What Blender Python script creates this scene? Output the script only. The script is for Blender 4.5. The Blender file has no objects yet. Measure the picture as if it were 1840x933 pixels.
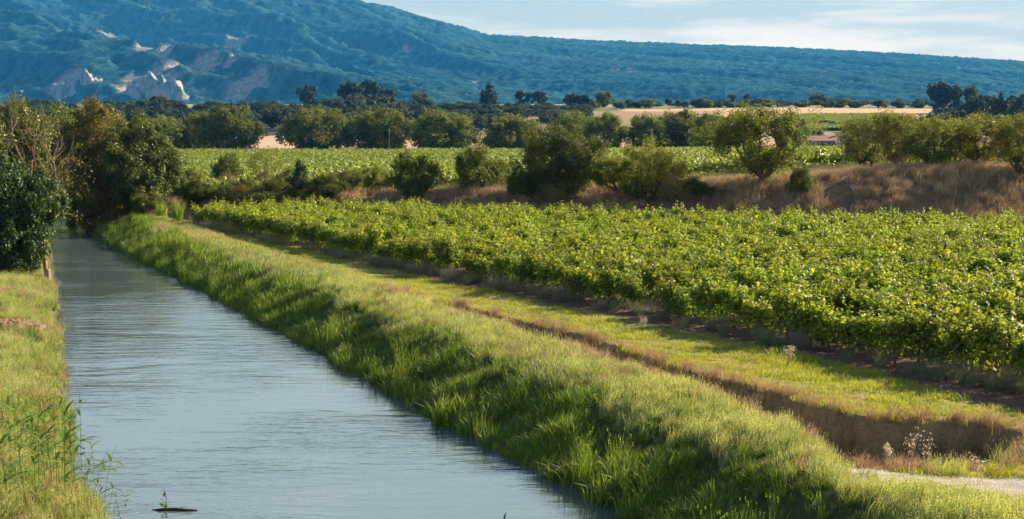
import bpy, math, random
import numpy as np
from mathutils import Vector, Matrix
PI = math.pi
R = math.radians
C = bpy.context.scene.collection
sc = bpy.context.scene

# ------------------------------------------------------------------ camera, sky, sun, exposure
CAM_Z, F, HOR = 8.7, 2800.0, 228.0
PITCH = math.atan((466.5 - HOR) / F)
cam_d = bpy.data.cameras.new('camera'); cam = bpy.data.objects.new('camera', cam_d); C.objects.link(cam)
cam_d.sensor_width = 36; cam_d.lens = F * 36 / 1840; cam_d.clip_start = 0.3; cam_d.clip_end = 30000
cam.location = (0, 0, CAM_Z); cam.rotation_euler = (PI/2 - PITCH, 0, 0)
sc.camera = cam
SUN_AZ, SUN_EL = R(57), R(26)          # azimuth clockwise from +Y
sun_dir = Vector((math.sin(SUN_AZ)*math.cos(SUN_EL), math.cos(SUN_AZ)*math.cos(SUN_EL), math.sin(SUN_EL)))
sd = bpy.data.lights.new('sun', 'SUN'); sun = bpy.data.objects.new('sun', sd); C.objects.link(sun)
sd.energy = 5.0; sd.angle = R(0.6); sd.color = (1.0, 0.88, 0.70)
sun.rotation_euler = sun_dir.to_track_quat('Z', 'Y').to_euler()
sc.view_settings.view_transform = 'Standard'; sc.view_settings.look = 'None'
sc.view_settings.gamma = 1; sc.view_settings.use_curve_mapping = False
sc.view_settings.exposure = 1.55
sc.cycles.use_denoising = True; sc.cycles.denoiser = 'OPENIMAGEDENOISE'; sc.cycles.denoising_input_passes = 'RGB_ALBEDO_NORMAL'; sc.cycles.denoising_prefilter = 'NONE'
sc.cycles.use_adaptive_sampling = False
sc.cycles.max_bounces = 5; sc.cycles.diffuse_bounces = 2; sc.cycles.glossy_bounces = 2
sc.cycles.transmission_bounces = 3; sc.cycles.volume_bounces = 0; sc.cycles.transparent_max_bounces = 4
sc.cycles.caustics_reflective = False; sc.cycles.caustics_refractive = False

w = bpy.data.worlds.new('World'); sc.world = w; w.use_nodes = True
nt = w.node_tree; nt.nodes.clear()
def N(nt, t, **kw):
    n = nt.nodes.new(t)
    for k, v in kw.items():
        if k.startswith('i_'):
            n.inputs[k[2:].replace('_', ' ')].default_value = v
        else: setattr(n, k, v)
    return n
def LK(nt, a, b): nt.links.new(a, b)
sky = N(nt, 'ShaderNodeTexSky', sky_type='NISHITA', sun_disc=False, sun_elevation=SUN_EL, sun_rotation=SUN_AZ,
        air_density=1.0, dust_density=0.6, ozone_density=2.0, altitude=100)
tc = N(nt, 'ShaderNodeTexCoord')
mp = N(nt, 'ShaderNodeMapping'); mp.inputs['Scale'].default_value = (3.0, 3.0, 26.0); mp.inputs['Location'].default_value = (2.3, 0.7, 0.5)
LK(nt, tc.outputs['Generated'], mp.inputs['Vector'])
nz = N(nt, 'ShaderNodeTexNoise', i_Scale=2.4, i_Detail=9.0, i_Roughness=0.58, i_Distortion=0.25)
LK(nt, mp.outputs['Vector'], nz.inputs['Vector'])
sx = N(nt, 'ShaderNodeSeparateXYZ'); LK(nt, tc.outputs['Generated'], sx.inputs[0])
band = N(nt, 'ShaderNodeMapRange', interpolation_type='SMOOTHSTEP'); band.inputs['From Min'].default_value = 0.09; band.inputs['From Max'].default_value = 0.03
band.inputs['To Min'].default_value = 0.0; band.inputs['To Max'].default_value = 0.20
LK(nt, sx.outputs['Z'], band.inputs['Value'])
ad = N(nt, 'ShaderNodeMath', operation='ADD'); LK(nt, nz.outputs['Fac'], ad.inputs[0]); LK(nt, band.outputs[0], ad.inputs[1])
cr = N(nt, 'ShaderNodeMapRange', interpolation_type='SMOOTHSTEP'); cr.inputs['From Min'].default_value = 0.52; cr.inputs['From Max'].default_value = 0.78
LK(nt, ad.outputs[0], cr.inputs['Value'])
mulc = N(nt, 'ShaderNodeMath', operation='MULTIPLY'); mulc.inputs[1].default_value = 1.0; LK(nt, cr.outputs[0], mulc.inputs[0])
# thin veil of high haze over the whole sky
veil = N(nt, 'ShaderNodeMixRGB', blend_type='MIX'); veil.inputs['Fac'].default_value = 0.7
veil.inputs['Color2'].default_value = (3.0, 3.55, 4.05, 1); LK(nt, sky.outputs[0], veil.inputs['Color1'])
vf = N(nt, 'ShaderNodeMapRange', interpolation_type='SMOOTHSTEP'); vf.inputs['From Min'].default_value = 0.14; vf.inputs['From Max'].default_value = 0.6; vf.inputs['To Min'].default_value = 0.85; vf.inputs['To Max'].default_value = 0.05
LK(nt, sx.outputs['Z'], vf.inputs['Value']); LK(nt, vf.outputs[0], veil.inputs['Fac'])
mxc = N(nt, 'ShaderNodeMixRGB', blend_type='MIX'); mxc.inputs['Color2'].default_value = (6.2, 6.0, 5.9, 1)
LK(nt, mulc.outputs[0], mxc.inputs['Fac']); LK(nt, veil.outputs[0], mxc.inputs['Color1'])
# sky gain added above the view to lift water reflections, easing off overhead
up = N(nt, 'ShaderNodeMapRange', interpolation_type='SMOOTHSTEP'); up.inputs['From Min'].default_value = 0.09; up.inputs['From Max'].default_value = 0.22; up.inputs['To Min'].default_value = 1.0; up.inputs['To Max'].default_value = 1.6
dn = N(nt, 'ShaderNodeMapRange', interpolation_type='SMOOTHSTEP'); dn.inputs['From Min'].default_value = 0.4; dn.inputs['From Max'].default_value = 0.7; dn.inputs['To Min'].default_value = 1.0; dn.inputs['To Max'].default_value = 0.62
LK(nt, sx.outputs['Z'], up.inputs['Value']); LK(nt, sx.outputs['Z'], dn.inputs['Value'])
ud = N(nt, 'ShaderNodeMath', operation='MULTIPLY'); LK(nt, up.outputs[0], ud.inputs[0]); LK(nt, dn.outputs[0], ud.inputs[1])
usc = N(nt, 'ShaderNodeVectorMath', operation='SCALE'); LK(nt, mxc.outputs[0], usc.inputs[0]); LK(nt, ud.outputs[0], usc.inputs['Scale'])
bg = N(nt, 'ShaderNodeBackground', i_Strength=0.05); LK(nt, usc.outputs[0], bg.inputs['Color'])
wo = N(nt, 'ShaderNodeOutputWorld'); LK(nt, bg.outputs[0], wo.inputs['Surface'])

# ------------------------------------------------------------------ helpers
def tag(o, label=None, cat=None, group=None, kind=None):
    if label: o['label'] = label
    if cat: o['category'] = cat
    if group: o['group'] = group
    if kind: o['kind'] = kind
    return o
def mesh_np(name, V, faces, mat=None, smooth=False, attrs=None):
    """faces: list of (n,k) int arrays"""
    me = bpy.data.meshes.new(name)
    V = np.asarray(V, np.float32)
    me.vertices.add(len(V)); me.vertices.foreach_set('co', V.ravel())
    loops = np.concatenate([f.ravel() for f in faces]).astype(np.int32)
    tot = np.concatenate([np.full(len(f), f.shape[1], np.int32) for f in faces])
    start = np.concatenate([[0], np.cumsum(tot)[:-1]]).astype(np.int32)
    me.loops.add(len(loops)); me.loops.foreach_set('vertex_index', loops)
    me.polygons.add(len(tot)); me.polygons.foreach_set('loop_start', start)
    try: me.polygons.foreach_set('loop_total', tot)
    except Exception: pass
    me.polygons.foreach_set('use_smooth', np.full(len(tot), smooth))
    if attrs:
        for k, (ty, dom, a) in attrs.items():
            at = me.attributes.new(k, ty, dom)
            key = 'color' if ty == 'FLOAT_COLOR' else ('vector' if ty == 'FLOAT_VECTOR' else 'value')
            at.data.foreach_set(key, np.asarray(a).ravel())
    me.update(calc_edges=True); me.validate()
    if mat: me.materials.append(mat)
    return me
def ob(name, me, parent=None, loc=None):
    o = bpy.data.objects.new(name, me); C.objects.link(o)
    if parent: o.parent = parent
    if loc is not None: o.location = loc
    return o
def empty(name, loc, rz=0):
    o = bpy.data.objects.new(name, None); C.objects.link(o); o.location = loc; o.rotation_euler = (0, 0, rz)
    o.empty_display_size = 0.2
    return o
def W(px, py, z):
    """world point on height z seen at photo pixel px,py"""
    u, v = (px - 920) / F, -(py - 466.5) / F
    cp, sp = math.cos(PITCH), math.sin(PITCH)
    d = (u, cp + v * sp, -sp + v * cp)
    t = (z - CAM_Z) / d[2]
    return (d[0] * t, d[1] * t)
def zat(py, Y):
    v = -(py - 466.5) / F; cp, sp = math.cos(PITCH), math.sin(PITCH)
    return CAM_Z + Y * (-sp + v * cp) / (cp + v * sp)
def smooth(t): t = np.clip(t, 0, 1); return t * t * (3 - 2 * t)

_lat = {}
def vnoise(x, y, seed=0):
    if seed not in _lat: _lat[seed] = np.random.RandomState(seed).rand(256, 256)
    L = _lat[seed]
    xi, yi = np.floor(x).astype(int), np.floor(y).astype(int)
    fx, fy = x - xi, y - yi; fx = fx*fx*(3-2*fx); fy = fy*fy*(3-2*fy)
    a, b = L[xi & 255, yi & 255], L[(xi+1) & 255, yi & 255]
    c, d = L[xi & 255, (yi+1) & 255], L[(xi+1) & 255, (yi+1) & 255]
    return (a*(1-fx)+b*fx)*(1-fy) + (c*(1-fx)+d*fx)*fy
def fbm(x, y, s, o=4, seed=0, g=0.5):
    r = 0; a = 1; tot = 0; x = np.asarray(x, float) / s; y = np.asarray(y, float) / s
    for k in range(o):
        r = r + a * vnoise(x + 17.3*k, y + 5.1*k, seed + k); tot += a; a *= g; x = x * 2.03; y = y * 2.03
    return r / tot

# ------------------------------------------------------------------ the lie of the land (world metres, z = 0 is the canal's surface)
def line(pts):
    """x as a function of y through world points, extended straight at both ends"""
    pts = sorted(pts, key=lambda p: p[1]); xs = np.array([p[0] for p in pts]); ys = np.array([p[1] for p in pts])
    def f(Y):
        Y = np.asarray(Y, float); r = np.interp(Y, ys, xs)
        s0 = (xs[1]-xs[0])/(ys[1]-ys[0]); s1 = (xs[-1]-xs[-2])/(ys[-1]-ys[-2])
        r = np.where(Y < ys[0], xs[0] + (Y-ys[0])*s0, r); return np.where(Y > ys[-1], xs[-1] + (Y-ys[-1])*s1, r)
    return f
xL = line([W(176, 960, 0), W(138, 850, 0), W(112, 700, 0), W(103, 600, 0), W(95, 520, 0), W(88, 450, 0), W(78, 405, 0), (-62, 175), (-95, 240)])
xR = line([W(1170, 960, 0), W(1115, 925, 0), W(895, 815, 0), W(655, 685, 0), W(487, 590, 0), W(343, 515, 0), W(214, 450, 0), W(170, 415, 0), (-52, 172), (-82, 240)])
xC = line([W(1540, 830, 1.6), W(1400, 765, 1.6), W(1200, 690, 1.6), W(1000, 625, 1.6), W(800, 560, 1.6), W(650, 508, 1.6), W(500, 462, 1.6), W(400, 430, 1.6), W(300, 397, 1.6)])
xT = line([W(1840, 752, 1.25), W(1500, 652, 1.25), W(1200, 592, 1.25), W(950, 543, 1.25), W(700, 488, 1.25), W(450, 427, 1.25), W(300, 396, 1.25)])
V0 = Vector((15.6, 42.0)); VDIR = Vector((-0.4667, 0.8844)); VPER = Vector((0.8844, 0.4667))   # first vine row
def row_uv(X, Y): return (X - V0.x)*VPER.x + (Y - V0.y)*VPER.y, (X - V0.x)*VDIR.x + (Y - V0.y)*VDIR.y
DITCH = np.array([(7.4, 34.6), (6.75, 37), (4.75, 43), (1.9, 50), (-2.2, 59.9), (-6.2, 68.5), (-5.2, 68.2), (-3.4, 65.2), (-.43, 60.6), (2.45, 55), (4.85, 48.5), (8.1, 41.2), (9, 39.5), (12.1, 38.8), (12.6, 37.2), (11.6, 35.4), (9.5, 34.7)])
def sdf(X, Y, P):
    """signed distance to polygon, positive inside"""
    X = np.asarray(X, float); Y = np.asarray(Y, float); d = np.full(X.shape, 1e9); ins = np.zeros(X.shape, bool)
    for i in range(len(P)):
        ax, ay = P[i]; bx, by = P[(i+1) % len(P)]
        ex, ey = bx-ax, by-ay; wx, wy = X-ax, Y-ay
        t = np.clip((wx*ex+wy*ey)/(ex*ex+ey*ey), 0, 1)
        d = np.minimum(d, np.hypot(wx-t*ex, wy-t*ey))
        c = ((ay > Y) != (by > Y)) & (X < (bx-ax)*(Y-ay)/((by-ay) if by != ay else 1e-9)+ax)
        ins ^= c
    return np.where(ins, d, -d)
BX = [-60, -40, -28, -18, 0, 12, 22, 30, 60]
def bank_b(X): return np.interp(X, BX, [126, 126, 124, 122, 117, 112, 109, 106, 100]) + 1.2*(fbm(X, X*0+3, 6, 3, 40)-.5)
def bank_t(X): return np.interp(X, BX, [134, 132, 130, 128.5, 126, 122, 121, 122, 122]) + 2.0*(fbm(X, X*0+9, 5, 3, 50)-.5)
def bank_z(X): return np.interp(X, BX, [1.4, 1.5, 2.3, 2.95, 3.25, 3.9, 4.5, 5.2, 5.7])
FY = [400, 500, 560, 640, 720, 800, 900, 1000, 1120, 1600, 9000]
FZ = [1.6, 1.9, 3.3, 6.4, 10.2, 14.4, 18.8, 23.2, 22.0, 8, 8]
def ground_z(X, Y):
    X = np.asarray(X, float); Y = np.asarray(Y, float)
    l, r, c = xL(Y), xR(Y), xC(Y)
    wob = 0.35*(fbm(X, Y, 2.2, 3, 3)-.5)
    l = l + 1.6*(fbm(X*0, Y, 3, 3, 7)-.5); r = r + 0.9*(fbm(X*0+50, Y, 2.6, 3, 8)-.5)
    dl, dr = l - X, X - r
    zl = np.interp(dl, [-9, -1.2, 0, .45, 1.5, 4, 60], [-1.3, -1.0, -.05, .5, .8, .95, 1.2])
    zr = np.interp(dr, [-9, -1.2, 0, .9, 1.7, 2.7, 3.6, 6], [-1.3, -1.0, -.05, .35, .74, 1.36, 1.57, 1.6])
    cc = np.maximum(c, r + 3.2)
    zz = np.where(X > cc, np.interp(X - cc, [0, 1.2, 3.5], [1.6, 1.44, 1.28]), zr)
    near = np.where(dl > 0, zl, np.where(dr > 0, zz, np.minimum(zl, zr)))
    near = near + wob*np.where((dl > .5) | (dr > .5), 1, 0)*.55
    s = sdf(X, Y, DITCH) + 0.9*(fbm(X, Y, 1.3, 4, 12)-.5)
    near = near - .38*smooth((X-6.2)/1.2)*smooth((37-Y)/2)*smooth((Y-29)/3)
    near = near - 1.45*smooth(s/0.45)
    # plough furrow ruts on the track
    # bank behind the vineyard, upper field, hills
    b, t, bz = bank_b(X), bank_t(X), bank_z(X)
    k = smooth((Y - b - .25*(t-b))/((t - b)*.62))
    bump = 0.5*(fbm(X, Y, 3.0, 4, 15)-.5)*np.exp(-((Y-(b+t)/2)/8)**2)
    fz = np.interp(Y, [120, 128, 400], [0, 0, 1])
    up = bz*(1-fz) + 1.6*fz
    far = np.where(Y > 400, np.interp(Y, FY, FZ), up)
    und = np.clip((Y-560)/300, 0, 1)*3.0*(fbm(X, Y, 160, 3, 21)-.5)*np.clip((1000-Y)/100, 0, 1)
    canal = smooth((X - (xR(Y) + 2))/6)*1.0
    canal = np.where(Y > 235, 1, canal)
    canal_l = smooth(((xL(Y) - 8) - X)/25)
    kk = np.where(X < xL(Y), np.where(Y > 260, 1, canal_l*k), k*canal)
    kk = np.where(Y > 400, 1, kk)
    z = near*(1-kk) + (far+bump+und)*kk
    end = smooth((Y-225)/20)               # the canal bends away behind the trees
    z = np.where((Y > 225) & (z < far), z*(1-end)+far*end, z)
    z = np.where(Y < 225, z, np.maximum(z, .4*end))
    return z
def gz(x, y): return float(ground_z(np.array([x]), np.array([y]))[0])
def ray_ground(px, py, y0=25, y1=1400):
    u, v = (px - 920) / F, -(py - 466.5) / F; cp, sp = math.cos(PITCH), math.sin(PITCH)
    d = np.array((u/(cp+v*sp), 1, (-sp+v*cp)/(cp+v*sp)))
    Y = np.geomspace(y0, y1, 4000); X = d[0]*Y; Z = CAM_Z + d[2]*Y
    hit = np.nonzero(ground_z(X, Y) >= Z)[0]
    i = hit[0] if len(hit) else len(Y)-1
    return X[i], Y[i], float(ground_z(X[i:i+1], Y[i:i+1])[0])

# ------------------------------------------------------------------ materials
def principled(name, col=(.5,.5,.5), rough=.8, spec=.3):
    m = bpy.data.materials.new(name); m.use_nodes = True; b = m.node_tree.nodes['Principled BSDF']
    b.inputs['Base Color'].default_value = (*col, 1); b.inputs['Roughness'].default_value = rough
    b.inputs['Specular IOR Level'].default_value = spec
    return m, m.node_tree, b
def leaf_mat(name, c1, c2, transl=.35, rough=.45, spec=.35, objvar=.25, tcol=None):
    m, t, b = principled(name, c1, rough, spec)
    at = N(t, 'ShaderNodeAttribute', attribute_name='tint')
    oi = N(t, 'ShaderNodeObjectInfo')
    mx = N(t, 'ShaderNodeMixRGB'); mx.inputs['Color1'].default_value = (*c1, 1); mx.inputs['Color2'].default_value = (*c2, 1)
    LK(t, at.outputs['Fac'], mx.inputs['Fac'])
    hs = N(t, 'ShaderNodeHueSaturation')
    mr = N(t, 'ShaderNodeMapRange'); mr.inputs['To Min'].default_value = 1-objvar; mr.inputs['To Max'].default_value = 1+objvar
    LK(t, oi.outputs['Random'], mr.inputs['Value']); LK(t, mr.outputs[0], hs.inputs['Value'])
    mh = N(t, 'ShaderNodeMapRange'); mh.inputs['To Min'].default_value = .5-.035*objvar*2; mh.inputs['To Max'].default_value = .5+.02*objvar*2
    mm = N(t, 'ShaderNodeMath', operation='FRACT'); m7 = N(t, 'ShaderNodeMath', operation='MULTIPLY'); m7.inputs[1].default_value = 7.31
    LK(t, oi.outputs['Random'], m7.inputs[0]); LK(t, m7.outputs[0], mm.inputs[0]); LK(t, mm.outputs[0], mh.inputs['Value']); LK(t, mh.outputs[0], hs.inputs['Hue'])
    LK(t, mx.outputs[0], hs.inputs['Color']); LK(t, hs.outputs[0], b.inputs['Base Color'])
    tr = N(t, 'ShaderNodeBsdfTranslucent')
    g = N(t, 'ShaderNodeMixRGB', blend_type='MULTIPLY'); g.inputs['Fac'].default_value = 1; g.inputs['Color2'].default_value = (*(tcol or (1.9, 1.7, .7)), 1)
    LK(t, hs.outputs[0], g.inputs['Color1']); LK(t, g.outputs[0], tr.inputs['Color'])
    ms = N(t, 'ShaderNodeMixShader'); ms.inputs['Fac'].default_value = transl
    LK(t, b.outputs[0], ms.inputs[1]); LK(t, tr.outputs[0], ms.inputs[2])
    LK(t, ms.outputs[0], t.nodes['Material Output'].inputs['Surface'])
    return m
def bark_mat(name, c1, c2, scale=14):
    m, t, b = principled(name, c1, .9, .15)
    tcn = N(t, 'ShaderNodeTexCoord'); mpn = N(t, 'ShaderNodeMapping'); mpn.inputs['Scale'].default_value = (1, 1, .25)
    LK(t, tcn.outputs['Object'], mpn.inputs[0])
    n = N(t, 'ShaderNodeTexNoise', i_Scale=scale, i_Detail=5.0); LK(t, mpn.outputs[0], n.inputs['Vector'])
    r = N(t, 'ShaderNodeMixRGB'); r.inputs['Color1'].default_value = (*c1, 1); r.inputs['Color2'].default_value = (*c2, 1)
    mr = N(t, 'ShaderNodeMapRange'); mr.inputs['From Min'].default_value = .35; mr.inputs['From Max'].default_value = .65
    LK(t, n.outputs['Fac'], mr.inputs['Value']); LK(t, mr.outputs[0], r.inputs['Fac']); LK(t, r.outputs[0], b.inputs['Base Color'])
    bp = N(t, 'ShaderNodeBump', i_Strength=.6, i_Distance=.03); LK(t, n.outputs['Fac'], bp.inputs['Height']); LK(t, bp.outputs[0], b.inputs['Normal'])
    return m
M_bark = bark_mat('bark', (.09, .065, .045), (.22, .17, .12))
M_barkl = bark_mat('pale_bark', (.22, .15, .09), (.42, .30, .19))
M_barko = bark_mat('orange_bark', (.13, .085, .05), (.30, .21, .13))
M_barkd = bark_mat('dark_bark', (.05, .035, .025), (.12, .085, .06))

# ground: colour attribute (what grows or lies there) x noise
m_ground, t, b = principled('ground', (.2,.15,.1), .95, .1)
ca = N(t, 'ShaderNodeAttribute', attribute_name='gcol'); tcg = N(t, 'ShaderNodeTexCoord')
n1 = N(t, 'ShaderNodeTexNoise', i_Scale=1.3, i_Detail=8.0, i_Roughness=.7); LK(t, tcg.outputs['Object'], n1.inputs['Vector'])
n2 = N(t, 'ShaderNodeTexNoise', i_Scale=14.0, i_Detail=6.0, i_Roughness=.75); LK(t, tcg.outputs['Object'], n2.inputs['Vector'])
mr1 = N(t, 'ShaderNodeMapRange'); mr1.inputs['From Min'].default_value = .3; mr1.inputs['From Max'].default_value = .7; mr1.inputs['To Min'].default_value = .7; mr1.inputs['To Max'].default_value = 1.3
mr2 = N(t, 'ShaderNodeMapRange'); mr2.inputs['From Min'].default_value = .3; mr2.inputs['From Max'].default_value = .7; mr2.inputs['To Min'].default_value = .6; mr2.inputs['To Max'].default_value = 1.4
LK(t, n1.outputs['Fac'], mr1.inputs['Value']); LK(t, n2.outputs['Fac'], mr2.inputs['Value'])
mm = N(t, 'ShaderNodeMath', operation='MULTIPLY'); LK(t, mr1.outputs[0], mm.inputs[0]); LK(t, mr2.outputs[0], mm.inputs[1])
vm = N(t, 'ShaderNodeVectorMath', operation='SCALE'); LK(t, ca.outputs['Color'], vm.inputs[0]); LK(t, mm.outputs[0], vm.inputs['Scale'])
LK(t, vm.outputs[0], b.inputs['Base Color'])
bp = N(t, 'ShaderNodeBump', i_Strength=.8, i_Distance=.05); LK(t, n2.outputs['Fac'], bp.inputs['Height']); LK(t, bp.outputs[0], b.inputs['Normal'])

# ------------------------------------------------------------------ ground sheet
def axis(a0, a1, fine, lo, hi, g=1.07, cap=60.0):
    m = list(np.arange(a0, a1, fine)); s = fine
    up = [a1]
    while up[-1] < hi: s = min(s*g, cap); up.append(up[-1]+s)
    s = fine; dn = [a0]
    while dn[-1] > lo: s = min(s*g, cap); dn.append(dn[-1]-s)
    return np.array(dn[1:][::-1] + m + up)
ax = axis(-34, 18, .22, -5200, 5200, 1.035, 220)
ay = axis(28, 72, .2, -120, 9000, 1.012, 200)
GX, GY = np.meshgrid(ax, ay); GZ = ground_z(GX, GY)
GZ = np.where(GY > 1500, GZ - 6, GZ)
# fine roughness close by
nearm = np.clip((160-GY)/60, 0, 1)
GZ = GZ + nearm*0.07*(fbm(GX, GY, .5, 3, 31)-.5)
def zones(X, Y):
    n = fbm(X, Y, 3.5, 4, 61); n2 = fbm(X, Y, .9, 3, 66)
    col = np.zeros(X.shape + (3,)); col[:] = (.10, .095, .035)
    def put(mask, c):
        mk = np.clip(mask, 0, 1)[..., None]; col[:] = col*(1-mk) + np.array(c)*mk
    dr = X - xR(Y); dl = xL(Y) - X; c = np.maximum(xC(Y), xR(Y)+3.2); u, v = row_uv(X, Y)
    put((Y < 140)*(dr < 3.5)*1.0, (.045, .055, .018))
    put(((dl < 0) & (dr < 0))*1.0, (.03, .03, .018))
    put((Y < 240)*(dl > 0)*1.0, (.11, .12, .035))
    put(smooth((X-c+.2)/.4)*(Y < 140), (.17, .17, .045))           # strip
    put(smooth((n-.55)/.1)*(X > c-.5)*(Y < 75)*.8, (.28, .2, .11))
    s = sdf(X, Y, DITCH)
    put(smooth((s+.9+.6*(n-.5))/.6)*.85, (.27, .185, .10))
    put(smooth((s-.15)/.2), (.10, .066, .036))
    tk = np.minimum(xT(Y), 99) + .5*(n-.5)
    put(smooth((X-tk)/.35)*(Y < 125)*(X > -30), (.13, .08, .058))    # bare track and vineyard soil
    put((smooth((u-1.2)/.6)*(Y < 128)), (.14, .088, .06))
    # farm track crossing at the lower right
    put(smooth((Y-31.75+.25*(n2-.5)*2)/.15)*smooth((33.95-Y+.3*(n2-.5)*2)/.15)*smooth((X-6.9-(n-.5))/.4), (.34, .30, .26))
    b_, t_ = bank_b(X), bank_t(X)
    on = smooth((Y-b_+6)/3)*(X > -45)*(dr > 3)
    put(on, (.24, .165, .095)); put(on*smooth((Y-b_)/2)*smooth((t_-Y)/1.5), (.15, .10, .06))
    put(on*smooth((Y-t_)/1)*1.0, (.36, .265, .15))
    put(smooth((Y-138)/4)*(X > -60)*(Y < 400), (.10, .105, .035))
    put(smooth((Y-395)/8)*1.0, (.40, .27, .18))
    put(smooth((Y-600)/20)*1.0, (.20, .17, .08))
    put(smooth((fbm(X, Y, 60, 3, 70)-.5)/.1)*smooth((Y-600)/20), (.10, .11, .045))
    ux = X/Y
    put((ux < -.02)*smooth((Y-610)/15)*smooth((-.02-ux)/.05)*(Y < 905), (.035, .045, .02))
    put((ux > .19)*smooth((Y-640)/10)*smooth((790-Y)/10)*(ux < .24), (.07, .13, .04))
    put(smooth((ux-.065)/.01)*smooth((Y-775)/8)*smooth((905-Y)/8)*(ux < .28), (.40, .28, .16))
    put(smooth((ux-.06)/.01)*smooth((Y-905)/5)*smooth((925-Y)/6), (.07, .075, .03))
    put(smooth((ux-.055)/.01)*smooth((.14-ux)/.03)*smooth((Y-760)/8)*smooth((865-Y)/8), (.24, .16, .10))
    put(smooth((Y-925)/10)*1.0, (.23, .20, .10))
    return col
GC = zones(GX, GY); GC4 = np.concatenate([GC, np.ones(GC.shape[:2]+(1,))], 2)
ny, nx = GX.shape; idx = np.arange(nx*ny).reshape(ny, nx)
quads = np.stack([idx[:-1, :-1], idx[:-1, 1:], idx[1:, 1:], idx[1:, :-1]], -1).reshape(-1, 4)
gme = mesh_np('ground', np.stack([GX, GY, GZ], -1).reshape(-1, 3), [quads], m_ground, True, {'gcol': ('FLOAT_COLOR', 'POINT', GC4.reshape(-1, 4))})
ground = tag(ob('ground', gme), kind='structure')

# ------------------------------------------------------------------ water
m_water, t, b = principled('canal_water', (.07, .10, .105), .04, .5)
b.inputs['IOR'].default_value = 2.2
tcw = N(t, 'ShaderNodeTexCoord')
def wave(sc_, st, det, rot=0.0):
    mpw = N(t, 'ShaderNodeMapping'); mpw.inputs['Scale'].default_value = st; mpw.inputs['Rotation'].default_value = (0, 0, rot)
    LK(t, tcw.outputs['Object'], mpw.inputs[0])
    n = N(t, 'ShaderNodeTexNoise', i_Scale=sc_, i_Detail=det, i_Roughness=.55, i_Distortion=.4); LK(t, mpw.outputs[0], n.inputs['Vector']); return n
w1 = wave(1.0, (.40, 1.7, 1), 3.0, .10); w2 = wave(1.0, (1.3, 5.5, 1), 3.0, -.06); w3 = wave(1.0, (.10, .16, 1), 3.0)
amp = N(t, 'ShaderNodeMapRange'); amp.inputs['From Min'].default_value = .42; amp.inputs['From Max'].default_value = .6; amp.inputs['To Min'].default_value = .28; amp.inputs['To Max'].default_value = 1.0
LK(t, w3.outputs['Fac'], amp.inputs['Value'])
s1 = N(t, 'ShaderNodeMath', operation='MULTIPLY'); s1.inputs[1].default_value = .30; LK(t, w2.outputs['Fac'], s1.inputs[0])
s2 = N(t, 'ShaderNodeMath', operation='ADD'); LK(t, w1.outputs['Fac'], s2.inputs[0]); LK(t, s1.outputs[0], s2.inputs[1])
s3 = N(t, 'ShaderNodeMath', operation='MULTIPLY'); LK(t, s2.outputs[0], s3.inputs[0]); LK(t, amp.outputs[0], s3.inputs[1])
bw = N(t, 'ShaderNodeBump', i_Strength=1.0, i_Distance=.058); LK(t, s3.outputs[0], bw.inputs['Height']); LK(t, bw.outputs[0], b.inputs['Normal'])
wv = [(-140, -60, 0), (60, -60, 0), (60, 10, 0), (12, 32, 0), (0, 60, 0), (-15, 110, 0), (-60, 250, 0), (-140, 250, 0)]
wme = bpy.data.meshes.new('water'); wme.from_pydata(wv, [], [list(range(len(wv)))]); wme.materials.append(m_water)
water = tag(ob('water', wme), kind='structure')

# ------------------------------------------------------------------ mountain
sky_x = [-900, -300, 0, 200, 380, 520, 600, 700, 735, 780, 850, 880, 1000, 1200, 1400, 1600, 1840, 2200, 2900]
sky_y = [-160, -75, -45, -28, -10, 0, 8, 22, 34, 48, 66, 74, 80, 89, 96, 106, 122, 146, 170]
YR = 4300.0; MK = 1.65
def mount_z(X, Y): return mount_z1(np.asarray(X)/MK, np.asarray(Y)/MK)*MK
def mount_z1(X, Y):
    px = 920 + F*X/Y*(0.75+0.25*Y/YR)
    H = 8.7/MK + (HOR - np.interp(px, sky_x, sky_y))/F*YR
    t_ = np.clip((Y - 1750)/(YR - 1750), 0, 1.25)
    prof = np.interp(t_, [0, .12, .3, .55, .8, 1.0, 1.25], [0, .05, .20, .48, .78, 1.0, .93])
    wx = X + 260*(fbm(X, Y, 900, 3, 80)-.5); wy = Y + 260*(fbm(X, Y, 900, 3, 85)-.5)
    sp = (wx*.80 + wy*.60)                              # spurs run down towards the right
    rid = 1-np.abs(2*fbm(sp, wy*.28, 420, 4, 90)-1)
    rid2 = 1-np.abs(2*fbm(sp*1.0, wy*.5, 130, 4, 95)-1)
    env = np.sin(np.clip(t_, 0, 1)*PI)**.8
    left = smooth((1050-px)/500)*.75+.3
    z = 6 + H*prof + env*left*(150*(rid-.72)*1.25 + 75*(rid2-.75))
    return np.where(Y < 1750, 6, z)
mx_ = np.arange(-2500, 2300, 5.2); my_ = np.concatenate([np.arange(1700, 4300, 6.0), np.arange(4300, 5000, 25)])
MX, MY = np.meshgrid(mx_, my_); MZ0 = mount_z1(MX, MY)
treeb = vnoise(MX/7.5, MY/9, 120)*.9 + vnoise(MX/15+7, MY/17, 121)*.45 + .55*vnoise(MX/5.3, MY/6, 122)
def ray_mount(px, py):
    u, v = (px - 920)/F, -(py - 466.5)/F; cp, sp = math.cos(PITCH), math.sin(PITCH)
    Y = np.arange(1750*MK, 4600*MK, 3.0); X = u/(cp+v*sp)*Y; Z = CAM_Z + (-sp+v*cp)/(cp+v*sp)*Y
    h = np.nonzero(mount_z(X, Y) >= Z)[0]; i = h[0] if len(h) else len(Y)-1
    return X[i], Y[i], Z[i]
rock = np.zeros(MX.shape)
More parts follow.
